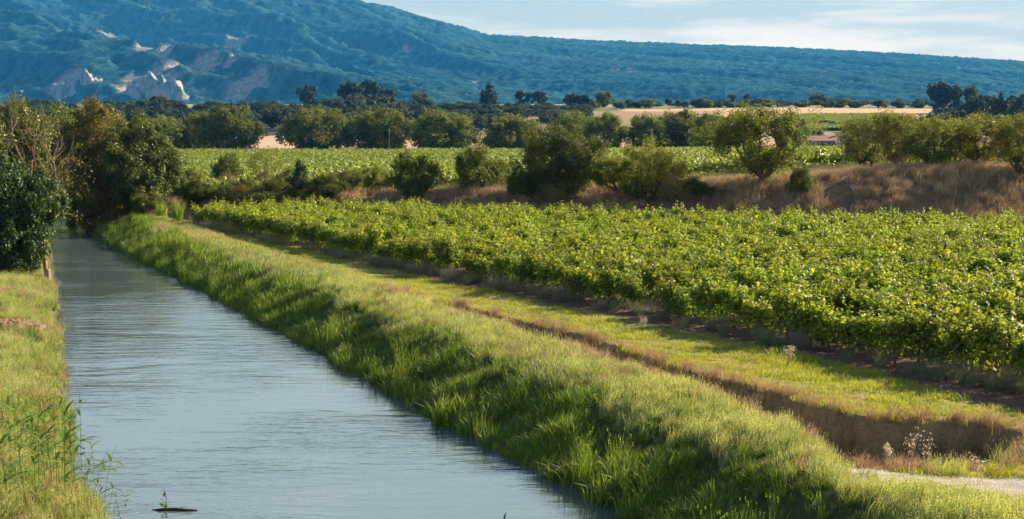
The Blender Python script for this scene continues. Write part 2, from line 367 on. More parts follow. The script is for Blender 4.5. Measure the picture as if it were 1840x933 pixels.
spots = [(130, 140, 45, 18, 1.0), (275, 145, 60, 34, 1.0), (350, 130, 45, 26, .9), (190, 70, 20, 6, .9), (255, 88, 30, 7, .9), (310, 100, 32, 9, .9), (430, 70, 34, 10, 1.0), (418, 125, 20, 22, .9), (470, 118, 26, 16, .8),
         (430, 165, 45, 14, .9), (520, 112, 30, 10, .6), (540, 125, 16, 8, .7), (735, 95, 14, 2.5, .8), (1620, 118, 26, 4, .8), (1760, 132, 50, 5, .9), (845, 150, 25, 2.5, .7), (1130, 135, 60, 5, .35), (1250, 150, 50, 4, .3), (730, 29, 24, 3, .6), (860, 90, 10, 2, .6)]
PXM = 920 + F*MX/MY; PYM = HOR - F*(MZ0-8.7)/MY
for (sx_, sy_, rx_, ry_, k_) in spots:
    x0, y0, z0 = [q/MK for q in ray_mount(sx_, sy_)]
    sxw = rx_*y0/F; syw = max(40, ry_*y0/F*3.0)
    dd = np.hypot((MX-x0)/sxw, (MY-y0)/syw)
    rock = np.maximum(rock, k_*smooth(1.5-dd-.0))
rn = fbm(MX, MY, 60, 5, 130, .6)
rock = smooth((rock*.95 + (rn-.5)*3.2 - .72)/.25)*(rock > .02)
MZ = MZ0 + 7.5*treeb*(1-.85*rock) + rock*14*(fbm(MX, MY, 26, 4, 133, .6)-.5)
MCOL = np.zeros(MX.shape+(4,)); gn = fbm(MX, MY, 220, 4, 140)
MCOL[..., :3] = np.array((.010, .034, .042))*(1-gn[..., None]) + np.array((.028, .064, .058))*gn[..., None]
MCOL[..., :3] *= np.clip(-.5+2.7*(treeb/1.9), .12, 2.0)[..., None]
MCOL[..., :3] = MCOL[..., :3]*(1-rock[..., None]) + np.array((.23, .20, .19))*rock[..., None]
MCOL[..., 3] = 1
m_mt, t, b = principled('mountain', (.05,.08,.04), 1.0, .0)
ca = N(t, 'ShaderNodeAttribute', attribute_name='gcol'); tcg = N(t, 'ShaderNodeTexCoord')
nn = N(t, 'ShaderNodeTexNoise', i_Scale=.11, i_Detail=4.0, i_Roughness=.7); LK(t, tcg.outputs['Object'], nn.inputs['Vector'])
mr = N(t, 'ShaderNodeMapRange'); mr.inputs['From Min'].default_value = .35; mr.inputs['From Max'].default_value = .65; mr.inputs['To Min'].default_value = .45; mr.inputs['To Max'].default_value = 1.55
LK(t, nn.outputs['Fac'], mr.inputs['Value']); vm = N(t, 'ShaderNodeVectorMath', operation='SCALE'); LK(t, ca.outputs['Color'], vm.inputs[0]); LK(t, mr.outputs[0], vm.inputs['Scale'])
LK(t, vm.outputs[0], b.inputs['Base Color'])
bp = N(t, 'ShaderNodeBump', i_Strength=1.0, i_Distance=5.0); LK(t, nn.outputs['Fac'], bp.inputs['Height']); LK(t, bp.outputs[0], b.inputs['Normal'])
ny, nx = MX.shape; idx = np.arange(nx*ny).reshape(ny, nx)
quads = np.stack([idx[:-1, :-1], idx[:-1, 1:], idx[1:, 1:], idx[1:, :-1]], -1).reshape(-1, 4)
tag(ob('mountain', mesh_np('mountain', (np.stack([MX, MY, MZ], -1)*MK).reshape(-1, 3), [quads], m_mt, True, {'gcol': ('FLOAT_COLOR', 'POINT', MCOL.reshape(-1, 4))})), kind='structure')

# limestone crags on the flank
m_rock, t, b = principled('limestone', (.5,.4,.34), .95, .1)
tcg = N(t, 'ShaderNodeTexCoord'); mpr = N(t, 'ShaderNodeMapping'); mpr.inputs['Scale'].default_value = (1, 1, .35); LK(t, tcg.outputs['Object'], mpr.inputs[0])
nn = N(t, 'ShaderNodeTexNoise', i_Scale=.07, i_Detail=8.0, i_Roughness=.65); LK(t, mpr.outputs[0], nn.inputs['Vector'])
rr = N(t, 'ShaderNodeValToRGB'); rr.color_ramp.elements[0].position = .42; rr.color_ramp.elements[0].color = (.10, .12, .07, 1); rr.color_ramp.elements[1].position = .52; rr.color_ramp.elements[1].color = (.25, .235, .23, 1)
LK(t, nn.outputs['Fac'], rr.inputs[0]); LK(t, rr.outputs[0], b.inputs['Base Color'])
bp = N(t, 'ShaderNodeBump', i_Strength=1.0, i_Distance=6.0); LK(t, nn.outputs['Fac'], bp.inputs['Height']); LK(t, bp.outputs[0], b.inputs['Normal'])
def crag(px, py, fins, label, seed):
    """fins: (dx px, base dy px, height px, half width px, lean)"""
    x0, y0, z0 = ray_mount(px, py); k = y0/F*.9
    ext = 85*k; g = np.linspace(-1, 1, 200); A, B = np.meshgrid(g*ext, g*ext*.8)
    Z = np.full(A.shape, -60.0)
    nA = 15*(fbm(A, B, 55, 5, seed, .6)-.5); nB = 15*(fbm(A, B, 55, 5, seed+5, .6)-.5)
    for (dx, dy, h, hw, lean, sy) in fins:
        cx = dx*k; cy = sy*k
        a = (A + nA - cx - lean*(B-cy)); bq = (B + nB*1.2 - cy)
        fr = h*k*(1 - np.maximum(np.where(a > 0, a/(hw*k*1.5), -a/(hw*k*.55)), np.maximum(-bq/(hw*k*1.2), bq/(hw*k*3))))
        Z = np.maximum(Z, fr - dy*k)
    base = mount_z(A+x0, B+y0) - z0
    Z = np.maximum(Z, 0)*1.0 + base - 3
    Z += 9*(fbm(A, B, 14, 3, seed+9)-.5) + 26*(fbm(A, B*.25, 16, 3, seed+11, .6)-.5)
    idx = np.arange(A.size).reshape(A.shape)
    q = np.stack([idx[:-1, :-1], idx[:-1, 1:], idx[1:, 1:], idx[1:, :-1]], -1).reshape(-1, 4)
    keep = ((Z-base).ravel()[q].max(1) > .0)
    me = mesh_np('rock_crag', np.stack([A, B, Z], -1).reshape(-1, 3), [q[keep]], m_rock, False)
    return tag(ob('rock_crag', me, loc=(x0, y0, z0)), label, 'crag')
crag(275, 182, [(-42, 0, 34, 20, -.5, 10), (-10, 0, 64, 24, -.3, 14), (16, 0, 56, 17, -.3, 8), (42, 0, 46, 24, -.4, 6), (62, 0, 24, 18, -.3, 2)], 'tall pale limestone crag of jagged fins low on the blue mountain', 200)
crag(130, 174, [(-30, 0, 34, 20, -.4, 8), (-6, 0, 24, 18, -.3, 4), (24, 0, 44, 20, -.5, 12), (46, 0, 22, 16, -.3, 6)], 'lower pale rock outcrop left of the tall jagged crag', 230)

# ------------------------------------------------------------------ haze
hz = bpy.data.materials.new('haze'); hz.use_nodes = True; t = hz.node_tree; t.nodes.clear()
pv = N(t, 'ShaderNodeVolumePrincipled'); pv.inputs['Color'].default_value = (.05, .38, 1.0, 1); pv.inputs['Density'].default_value = 0.56e-4
pv.inputs['Absorption Color'].default_value = (1, 1, 1, 1); pv.inputs['Anisotropy'].default_value = .0
mo = N(t, 'ShaderNodeOutputMaterial'); LK(t, pv.outputs[0], mo.inputs['Volume'])
def box_mesh(name, x0, x1, y0, y1, z0, z1, mat=None):
    v = [(x, y, z) for z in (z0, z1) for y in (y0, y1) for x in (x0, x1)]
    f = [(0,2,3,1), (4,5,7,6), (0,1,5,4), (1,3,7,5), (3,2,6,7), (2,0,4,6)]
    me = bpy.data.meshes.new(name); me.from_pydata(v, [], f)
    if mat: me.materials.append(mat)
    return me
tag(ob('haze', box_mesh('haze', -7800, 7800, -300, 8600, -3, 1100, hz)), kind='stuff')

# ------------------------------------------------------------------ vegetation builders
def cloud_leaves(P, Nn, size, rng, shape='leaf', aspect=.6):
    """one bent leaf per point; P (n,3), Nn (n,3) normals, size (n,)"""
    n = len(P)
    Nn = Nn/np.maximum(np.linalg.norm(Nn, axis=1, keepdims=True), 1e-6)
    r = rng.normal(size=(n, 3)); T = np.cross(Nn, r); T /= np.maximum(np.linalg.norm(T, axis=1, keepdims=True), 1e-6)
    B = np.cross(Nn, T)
    if shape == 'vine':      # broad lobed leaf
        tpl = np.array([(0, -.15, 0), (.42, -.42, -.10), (.62, .05, -.12), (.38, .40, -.05), (0, .75, -.16), (-.38, .40, -.05), (-.62, .05, -.12), (-.42, -.42, -.10)])
        fc = [(0, 1, 2, 3), (0, 3, 4), (0, 4, 5), (0, 5, 6, 7)]
    elif shape == 'quad':
        tpl = np.array([(0, -.6, 0), (.5, 0, .12), (0, .6, 0), (-.5, 0, .12)]); tpl[:, 0] *= aspect/.6; fc = [(0, 1, 2, 3)]
    else:
        tpl = np.array([(0, -.6, -.06), (aspect*.5, -.05, .0), (0, .6, -.12), (-aspect*.5, -.05, .0)]); tpl[0, 2] = -.02
        fc = [(0, 1, 2), (0, 2, 3)]
    k = len(tpl); s = size[:, None, None]
    V = P[:, None, :] + s*(tpl[None, :, 0:1]*T[:, None, :] + tpl[None, :, 1:2]*B[:, None, :] + tpl[None, :, 2:3]*Nn[:, None, :])
    base = (np.arange(n)*k)[:, None]
    faces = {}
    for f in fc: faces.setdefault(len(f), []).append(base + np.array(f)[None, :])
    return V.reshape(-1, 3), [np.concatenate(v) for v in faces.values()], k
def tubes(paths):
    """paths: list of (pts (m,3), radii (m,), sides)"""
    Vs, Q = [], []; off = 0
    for P, rad, s in paths:
        P = np.asarray(P, float); m = len(P); T = np.gradient(P, axis=0); T /= np.maximum(np.linalg.norm(T, axis=1, keepdims=True), 1e-9)
        ref = np.array((0.31, .95, .05)); A = np.cross(T, ref); A /= np.maximum(np.linalg.norm(A, axis=1, keepdims=True), 1e-9); B = np.cross(T, A)
        an = np.arange(s)*2*PI/s
        ring = P[:, None] + np.asarray(rad)[:, None, None]*(np.cos(an)[None, :, None]*A[:, None] + np.sin(an)[None, :, None]*B[:, None])
        Vs.append(ring.reshape(-1, 3)); i = np.arange(m-1)[:, None]*s; j = np.arange(s)[None, :]; j2 = (j+1) % s
        Q.append(np.stack([i+j, i+j2, i+s+j2, i+s+j], -1).reshape(-1, 4)+off); off += m*s
    return np.concatenate(Vs), [np.concatenate(Q)]
def bez(a, b, c, n=7, rng=None, wob=0):
    t_ = np.linspace(0, 1, n)[:, None]; P = (1-t_)**2*a + 2*t_*(1-t_)*b + t_**2*c
    if rng is not None: P[1:-1] += rng.normal(size=(n-2, 3))*wob
    return P
_mc = {}
def tree_meshes(key, H, Wd, base=.15, clumps=60, per=120, leaf=.14, shape='round', trunk=.16, mat=None, bark=None, seed=0, cr=None, stretch=1.0, lshape='leaf', aspect=.6, sparse=0.0, bias=.55, stems=1):
    """crown envelope H high, Wd wide, in metres; returns (trunk mesh, crown mesh)"""
    if key in _mc: return _mc[key]
    rng = np.random.RandomState(seed); a = Wd/2; z0 = H*base; zc = {'vase': .62, 'round': .55, 'dome': .42, 'pine': .7, 'cone': .35, 'bush': .42}[shape]*H
    cr = cr or a*.27; pts = []
    lump = rng.uniform(0, 6.28, 8)
    while len(pts) < clumps:
        th = rng.uniform(0, 2*PI); cz = rng.uniform(-1, 1); rr = rng.uniform(.25, 1)**(.45)
        wob = 1 + .20*math.sin(2*th+lump[0]) + .16*math.sin(3*th+lump[1]+3*cz) + .14*math.sin(5*cz+lump[2]+th)
        s = math.sqrt(1-cz*cz); z = zc + (cz*(H-cr*.8-zc) if cz > 0 else cz*(zc-z0))*rr
        f = (z-z0)/(H-z0)
        if shape == 'vase': k = .55 + .55*min(1, f*1.7)
        elif shape == 'cone': k = 1.15*(1-f*.85)/max(s, .3); k = min(k, 1.5)
        elif shape == 'pine': k = 1.0
        else: k = 1.0
        rad = max(a-cr*.6, a*.3)*s*rr*wob*k
        pts.append((rad*math.cos(th), rad*math.sin(th), max(z, z0+cr*.3)))
    Pc = np.array(pts)
    crs = cr*rng.uniform(.5, 1.45, clumps)
    # leaves
    n = clumps*per; ci = np.repeat(np.arange(clumps), per)
    d = rng.normal(size=(n, 3)); d /= np.linalg.norm(d, axis=1, keepdims=True)
    rad = rng.uniform(0, 1, n)**.42
    off = d*rad[:, None]*crs[ci][:, None]; off[:, 2] *= stretch*(.75 if shape == 'pine' else 1)
    P = Pc[ci] + off; P[:, 2] = np.maximum(P[:, 2], .05)
    Nn = d*(1-bias) + rng.normal(size=(n, 3))*.45 + np.array((0, 0, bias))
    sz = leaf*rng.uniform(.7, 1.35, n)
    V, fc, k = cloud_leaves(P, Nn, sz, rng, lshape, aspect)
    tint = np.clip(rng.uniform(0, 1, n)*.65 + rng.uniform(0, 1, clumps)[ci]*.35, 0, 1)
    crown = mesh_np('crown', V, fc, mat, False, {'tint': ('FLOAT', 'POINT', np.repeat(tint, k))})
    # wood
    paths = []
    ng = max(3, min(9, clumps//9)); gi = rng.choice(clumps, ng, replace=False)
    fork = max(z0*.9, H*.12)
    own = np.argmin(((Pc[:, None]-Pc[gi][None])**2).sum(-1), 1)
    for st in range(stems):
        off0 = np.array((rng.uniform(-1, 1)*.5, rng.uniform(-1, 1)*.4, 0))*(stems > 1)*a*.35
        top = off0*1.7+np.array((rng.uniform(-.1, .1)*a, rng.uniform(-.1, .1)*a, fork))
        paths.append((bez(off0+np.array((0, 0, -.4)), off0+np.array((rng.uniform(-.1, .1)*a, 0, fork*.5)), top, 8, rng, trunk*.15), np.linspace(trunk*1.35, trunk*.85, 8), 9))
        for g in range(st, ng, stems):
            mem = Pc[own == g]; c = mem.mean(0)*.75 + np.array((0, 0, fork))*.1
            mid = top*.4 + c*.6; mid[:2] *= 1.1; mid[2] = max(top[2]+.2*(c[2]-top[2]), mid[2]-.12*H)
            paths.append((bez(top-np.array((0, 0, trunk)), mid, c, 8, rng, trunk*.3), np.linspace(trunk*.62, trunk*.25, 8), 6))
            for q in mem[:14]:
                m2 = (c+q)/2 + rng.normal(size=3)*.06*a
                e = q + (q-c)*.25
                paths.append((bez(c, m2, e, 5, rng, trunk*.15), np.linspace(trunk*.25, trunk*.06, 5), 4))
    tv, tf = tubes(paths)
    tr = mesh_np('trunk', tv, tf, bark or M_bark, True)
    _mc[key] = (tr, crown); return _mc[key]
def put_tree(name, meshes, x, y, label, cat, group=None, s=1.0, rz=0.0, sz=None, z=None, sxy=None):
    o = empty(name, (x, y, gz(x, y) if z is None else z), rz); o.scale = (sxy or s, sxy or s, sz or s)
    ob('trunk', meshes[0], o); ob('crown', meshes[1], o)
    return tag(o, label, cat, group)
def tree_px(name, px, pb, pt, wpx, mk, label, cat, group=None, D=None, rz=None, seed=0, z0=None):
    """stand a tree on the ground where its foot is; mk(H, W, seed) gives its meshes"""
    if D is None: x, y, z = ray_ground(px, pb)
    else: y = D; x = (px-920)/F*D; z = gz(x, y)
    if z0 is not None: z = z0
    H = zat(pt, y) - z; Wd = wpx/F*y
    ms, h0, w0 = mk(H, Wd, seed)
    g_ = 1.1 if y < 300 else 1.05
    o = put_tree(name, ms, x, y, label, cat, group, sxy=Wd/w0*g_, sz=H/h0*(1.07 if y < 300 else 1.05), rz=seed*1.3 if rz is None else rz, z=z)
    return o

# foliage materials
M_olive = leaf_mat('almond_leaf', (.04, .07, .012), (.22, .24, .035), .32, .5, .2)
M_dkolive = leaf_mat('bush_leaf', (.028, .054, .012), (.15, .185, .032), .32, .5, .2)
M_yel = leaf_mat('yellow_shrub_leaf', (.16, .15, .04), (.30, .26, .08), .3, .5)
M_plane = leaf_mat('plane_leaf', (.04, .075, .016), (.19, .22, .045), .30, .6, .1)
M_pine = leaf_mat('pine_needles', (.014, .034, .016), (.06, .09, .03), .15, .6, .2)
M_wood = leaf_mat('oak_leaf', (.025, .048, .018), (.10, .125, .04), .2, .55, .2)
M_brown = leaf_mat('browning_leaf', (.04, .052, .012), (.20, .19, .035), .32, .5)
M_near = leaf_mat('elm_leaf', (.028, .056, .012), (.16, .20, .035), .32, .45)
M_fig = leaf_mat('glossy_leaf', (.022, .048, .012), (.065, .11, .025), .30, .5, .22)
M_vine = leaf_mat('vine_leaf', (.035, .085, .012), (.30, .34, .04), .42, .5, .22, .22, tcol=(1.5, 1.5, .45))
M_vine2 = leaf_mat('far_vine_leaf', (.10, .155, .03), (.21, .265, .06), .35, .5, .3, .15)
M_grass = leaf_mat('lush_grass', (.03, .07, .009), (.24, .33, .05), .32, .5, .3, .25, tcol=(1.6, 1.6, .5))
M_pale = leaf_mat('pale_grass', (.12, .18, .055), (.41, .44, .20), .30, .5, .3, .22)
M_short = leaf_mat('mown_grass', (.16, .215, .025), (.38, .39, .055), .30, .5, .25, .22)
M_straw = leaf_mat('straw', (.26, .17, .085), (.50, .37, .20), .25, .6, .2, .25, tcol=(1.2, 1.1, .9))
M_brush = leaf_mat('dry_brush', (.19, .135, .075), (.52, .40, .23), .25, .7, .1, .3, tcol=(1.1, 1, .9))
M_weed = leaf_mat('grey_weed', (.10, .115, .06), (.22, .23, .13), .25, .6, .2, .2, tcol=(1.2, 1.2, .9))

# ------------------------------------------------------------------ scatter of uncountable stuff
def templates(kind, objs_me):
    col = bpy.data.collections.new(kind+'_templates')
    for i, me in enumerate(objs_me):
        o = bpy.data.objects.new('%s_template_%02d' % (kind, i), me); col.objects.link(o)
    return col
def scatter(name, P, rot, scl, pick, col, label=None):
    me = bpy.data.meshes.new(name); n = len(P); me.vertices.add(n); me.vertices.foreach_set('co', np.asarray(P, np.float32).ravel())
    for k, ty, a in (('rot', 'FLOAT_VECTOR', rot), ('scl', 'FLOAT_VECTOR', scl), ('pick', 'INT', pick)):
        at = me.attributes.new(k, ty, 'POINT'); at.data.foreach_set('vector' if ty == 'FLOAT_VECTOR' else 'value', np.asarray(a, np.int32 if ty == 'INT' else np.float32).ravel())
    o = ob(name, me)
    g = bpy.data.node_groups.new(name+'_nodes', 'GeometryNodeTree')
    g.interface.new_socket('Geometry', in_out='INPUT', socket_type='NodeSocketGeometry'); g.interface.new_socket('Geometry', in_out='OUTPUT', socket_type='NodeSocketGeometry')
    gi, go = N(g, 'NodeGroupInput'), N(g, 'NodeGroupOutput'); ip = N(g, 'GeometryNodeInstanceOnPoints')
    ci = N(g, 'GeometryNodeCollectionInfo'); ci.inputs['Collection'].default_value = col; ci.inputs['Separate Children'].default_value = True; ci.inputs['Reset Children'].default_value = True
    def na(k, ty):
        a = N(g, 'GeometryNodeInputNamedAttribute', data_type=ty); a.inputs['Name'].default_value = k; return a.outputs['Attribute']
    LK(g, gi.outputs[0], ip.inputs['Points']); LK(g, ci.outputs[0], ip.inputs['Instance']); ip.inputs['Pick Instance'].default_value = True
    LK(g, na('pick', 'INT'), ip.inputs['Instance Index']); LK(g, na('rot', 'FLOAT_VECTOR'), ip.inputs['Rotation']); LK(g, na('scl', 'FLOAT_VECTOR'), ip.inputs['Scale'])
    LK(g, ip.outputs[0], go.inputs[0])
    md = o.modifiers.new('scatter', 'NODES'); md.node_group = g
    return tag(o, label, kind='stuff')
def tuft(rng, blades, h, spread, width, lean, mat, heads=0.0, wind=(.25, -.1), segs=3, headmat=False):
    n = blades; ang = rng.uniform(0, 2*PI, n); r0 = spread*np.sqrt(rng.uniform(0, 1, n))
    base = np.stack([r0*np.cos(ang), r0*np.sin(ang), np.full(n, -.04)], -1)
    hh = h*rng.uniform(.55, 1.15, n); la = rng.uniform(0, 2*PI, n); lm = lean*rng.uniform(.1, 1, n)*hh
    tip = np.stack([np.cos(la)*lm + wind[0]*hh, np.sin(la)*lm + wind[1]*hh, -0.22*lm], -1)
    sa = rng.uniform(0, 2*PI, n); side = np.stack([np.cos(sa), np.sin(sa), np.zeros(n)], -1)
    V = np.zeros((n, 2*segs+1, 3)); w_ = width*rng.uniform(.6, 1.3, n)
    for s in range(segs):
        f = s/segs; c = base + np.array((0, 0, 1))*(hh*f)[:, None] + tip*(f**2)
        ww = (w_*(1-.55*f))[:, None]*.5
        V[:, 2*s] = c - side*ww; V[:, 2*s+1] = c + side*ww
    V[:, 2*segs] = base + np.array((0, 0, 1))*hh[:, None] + tip
    b0 = (np.arange(n)*(2*segs+1))[:, None]
    q = np.concatenate([b0 + np.array((2*s, 2*s+1, 2*s+3, 2*s+2))[None] for s in range(segs-1)]); tr = b0 + np.array((2*segs-2, 2*segs-1, 2*segs))[None]
    tint = np.repeat(rng.uniform(0, 1, n), 2*segs+1)
    VV = V.reshape(-1, 3); F_ = [q, tr]
    if heads > 0:
        m = int(n*heads); P = VV.reshape(n, -1, 3)[:m, -1]; P = np.concatenate([P + (0, 0, k*.03) for k in (-1, 0, 1)])
        hv, hf, k = cloud_leaves(P, rng.normal(size=(len(P), 3)), np.full(len(P), .05*max(.6, h)), rng, 'leaf', .35)
        o_ = len(VV); VV = np.concatenate([VV, hv]); F_ = [q, np.concatenate([tr]+[f+o_ for f in hf])]; tint = np.concatenate([tint, np.full(len(hv), 1.0)])
    return mesh_np('tuft', VV, F_, mat, False, {'tint': ('FLOAT', 'POINT', tint)})
def tset(kind, mat, k=6, seed=1, **kw):
    rng = np.random.RandomState(seed); return templates(kind, [tuft(rng, mat=mat, **kw) for _ in range(k)]), k
G_tall = tset('tall_grass', M_grass, 6, 1, blades=26, h=.62, spread=.22, width=.021, lean=1.1, wind=(.22, -.05))
G_tallf = tset('tall_grass_far', M_grass, 5, 2, blades=32, h=.66, spread=.28, width=.026, lean=.8, wind=(.28, -.05))
G_pale = tset('pale_grass', M_pale, 6, 3, blades=46, h=.34, spread=.17, width=.009, lean=.7, heads=.25, wind=(.3, 0))
G_palef = tset('pale_grass_far', M_pale, 5, 4, blades=40, h=.34, spread=.3, width=.02, lean=.6, wind=(.3, 0))
G_short = tset('short_grass', M_short, 6, 5, blades=44, h=.17, spread=.2, width=.012, lean=.8, wind=(.1, 0))
G_shortf = tset('short_grass_far', M_short, 5, 6, blades=42, h=.13, spread=.36, width=.02, lean=.8, wind=(.1, 0))
G_straw = tset('straw', M_straw, 6, 7, blades=40, h=.38, spread=.2, width=.009, lean=.9, heads=.3, wind=(.2, 0))
G_brush = tset('dry_brush', M_brush, 6, 8, blades=60, h=.8, spread=.45, width=.025, lean=.7, heads=.3, wind=(.1, 0))
G_weed = tset('grey_weed', M_weed, 6, 9, blades=130, h=.62, spread=.2, width=.006, lean=1.1, heads=.7, wind=(.05, 0), segs=4)
rs = np.random.RandomState(77)
def area(x0, x1, y0, y1, dens, test, cap=None):
    """random points; dens per m2 (number or function of Y), test(X,Y)->probability"""
    dm = dens if not callable(dens) else None
    n = int((x1-x0)*(y1-y0)*(dm or dens(np.array([y0]))[0]))
    X = rs.uniform(x0, x1, n); Y = rs.uniform(y0, y1, n)
    p = np.clip(test(X, Y), 0, 1)
    if dm is None: p = p*dens(Y)/dens(np.array([y0]))[0]
    k = rs.uniform(0, 1, n) < p
    return X[k], Y[k]
def spread(name, XY, tpl, s0, s1, label=None, smul=None, tiltx=None):
    X, Y = XY; n = len(X); Z = ground_z(X, Y); s = rs.uniform(s0, s1, n)
    if smul is not None: s = s*smul(X, Y)
    rot = np.stack([rs.uniform(-.12, .12, n), rs.uniform(-.12, .12, n), rs.uniform(-.6, .6, n) + 5*(fbm(X, Y, 2.2, 2, 299)-.5)], -1)
    scl = np.stack([s, s, s*rs.uniform(.8, 1.2, n)], -1)
    return scatter(name, np.stack([X, Y, Z-.01], -1), rot, scl, rs.randint(0, tpl[1], n), tpl[0], label)
def cat(*a): return np.concatenate([q[0] for q in a]), np.concatenate([q[1] for q in a])

# right bank: lush slope
def slope(X, Y):
    d = X - xR(Y); n = fbm(X, Y, 2.5, 3, 300)
    return (d > -.25)*(fbm(X, Y, .9, 3, 305) > .42)*smooth((3.1+2.8*(n-.5)-d)/1.0)*(sdf(X, Y, DITCH) < -.3)
spread('lush_bank_grass', cat(area(-14, 8, 28, 46, 34, slope), area(-20, 2, 46, 70, 22, slope)), G_tall, .5, .95, 'tall bright green grass on the bank sloping into the canal', lambda X, Y: (.1+1.7*fbm(X, Y, 1.3, 3, 310))*(1.15-.17*np.clip(X-xR(Y), 0, 4)))
spread('waterside_reeds', area(-50, 8, 28, 140, 2.2, lambda X, Y: (X-xR(Y) > -.2)*(X-xR(Y) < 1.5)*smooth((fbm(X, Y, 2.0, 3, 306)-.42)/.1)), tset('thin_reed', M_grass, 5, 31, blades=30, h=1.05, spread=.2, width=.012, lean=.35, heads=.2, wind=(.12, 0)), .6, 1.15, 'taller thin reeds at the foot of the right bank')
spread('short_bank_grass', cat(area(-14, 10, 24, 46, 12, lambda X, Y: (X - xR(Y) > 0)*(X - xR(Y) < 5)*(sdf(X, Y, DITCH) < -.5)), area(-22, 2, 46, 72, 8, lambda X, Y: (X - xR(Y) > 0)*(X - xR(Y) < 4.5)*(sdf(X, Y, DITCH) < -.5))), G_tall, .25, .6, 'shorter green grass filling between the tall tufts of the canal bank')
spread('far_lush_bank_grass', area(-62, -8, 70, 190, 11, slope), G_tallf, .6, 1.2, 'tall green grass on the far stretch of the canal bank', lambda X, Y: .6+.8*fbm(X, Y, 2, 2, 311))
def crest(X, Y):
    d = X - xR(Y); c = np.maximum(xC(Y), xR(Y)+3.2); n = fbm(X, Y, 2.5, 3, 300)
    track = ((Y > 31.6) & (Y < 34.0) & (X > 6.9))
    return smooth((d-2.2-1.8*(n-.5))/1.0)*((X < c+.25) | (Y < 31.8))*(sdf(X, Y, DITCH) < .02)*(~track)
spread('crest_dry_patches', area(-40, 14, 24, 118, 8, lambda X, Y: crest(X, Y)*smooth((fbm(X, Y, 2.0, 4, 322)-.53)/.05)), G_straw, .5, .95, 'dry straw patches in the grass on top of the canal bank')
spread('pale_crest_grass', cat(area(-8, 16, 24, 46, 24, crest), area(-16, 5, 46, 72, 16, crest)), G_pale, .7, 1.25, 'soft pale green grass with straw tips on top of the canal bank', lambda X, Y: .6+.8*fbm(X, Y, 1.4, 2, 312))
spread('far_pale_crest_grass', area(-60, -8, 72, 150, 9, crest), G_palef, .7, 1.2, 'pale grass on the far top of the canal bank')
spread('lush_patch_grass', cat(area(-4, 14, 24, 36, 7, lambda X, Y: crest(X, Y)*smooth((fbm(X, Y, 1.5, 3, 320)-.5)/.06)), area(-12, 6, 36, 70, 5, lambda X, Y: crest(X, Y)*smooth((fbm(X, Y, 1.5, 3, 320)-.56)/.06))), G_tall, .35, .7, 'green tufts among the paler grass of the bank top')
# mown strip between ditch and track
def strip(X, Y):
    c = np.maximum(xC(Y), xR(Y)+3.2); n = fbm(X, Y, 1.6, 4, 330)
    track = ((Y > 31.7) & (Y < 33.9) & (X > 6.9))
    return ((X > c-.1)*(X < xT(Y)+.9*(n-.35))*(Y > 34)*(sdf(X, Y, DITCH) < -.05)*smooth((n-.34)/.1)*(~track) + .05)*(X > c-.1)*(X < xT(Y)+.5)*(sdf(X, Y, DITCH) < -.05)
spread('mown_grass', cat(area(-12, 20, 34, 56, 20, strip), area(-22, 4, 56, 80, 12, strip)), G_short, .6, 1.3, 'short yellow green grass between the ditch and the dirt track', lambda X, Y: .5+1.1*fbm(X, Y, 1.1, 3, 331))
spread('strip_weeds', area(-14, 18, 34, 75, 1.6, lambda X, Y: strip(X, Y)*smooth((fbm(X, Y, 1.2, 3, 335)-.5)/.1)), G_tall, .18, .42, 'scattered green weeds in the short grass strip')
spread('far_mown_grass', area(-50, -6, 80, 128, 7, strip), G_shortf, .7, 1.3, 'short bright grass beside the far part of the track')
# straw along the ditch lips, ditch walls and the seam of the crest
def lips(X, Y):
    s = sdf(X, Y, DITCH); n = fbm(X, Y, 1.2, 3, 340); c = xC(Y)
    a = np.exp(-((s+.2)/.3)**2)*.8 + .28*(s > 0)
    seam = np.exp(-((X-c-.2)/.3)**2)*(Y > 58)*(Y < 118)*.7
    tr = np.exp(-((Y-31.4)/.2)**2)*(X > 7)*.6 + np.exp(-((Y-34.15)/.15)**2)*(X > 7)*.6
    return np.clip((a+seam+tr)*smooth((n-.3)/.2), 0, 1)
spread('dry_straw', cat(area(-8, 15, 30, 55, 26, lips), area(-32, 3, 55, 118, 9, lips)), G_straw, .3, .95, 'dry straw coloured grass along the edges of the ditch')
spread('ditch_wall_growth', area(-8, 15, 34, 68, 9, lambda X, Y: ((sdf(X, Y, DITCH) > -.35) & (sdf(X, Y, DITCH) < .7))*smooth((fbm(X, Y, 1.1, 3, 347)-.42)/.1)), G_brush, .22, .6, 'brown dead growth hanging over the walls of the ditch')
spread('mat_of_dead_grass', area(-4, 14, 34, 66, 16, lambda X, Y: ((sdf(X, Y, DITCH) < .05) & (sdf(X, Y, DITCH) > -2.0) & (X > xC(Y)+.6))*smooth((fbm(X, Y, 1.6, 3, 345)-.45)/.08)*.8), G_straw, .2, .45, 'flattened brown dead grass on the far lip of the ditch')
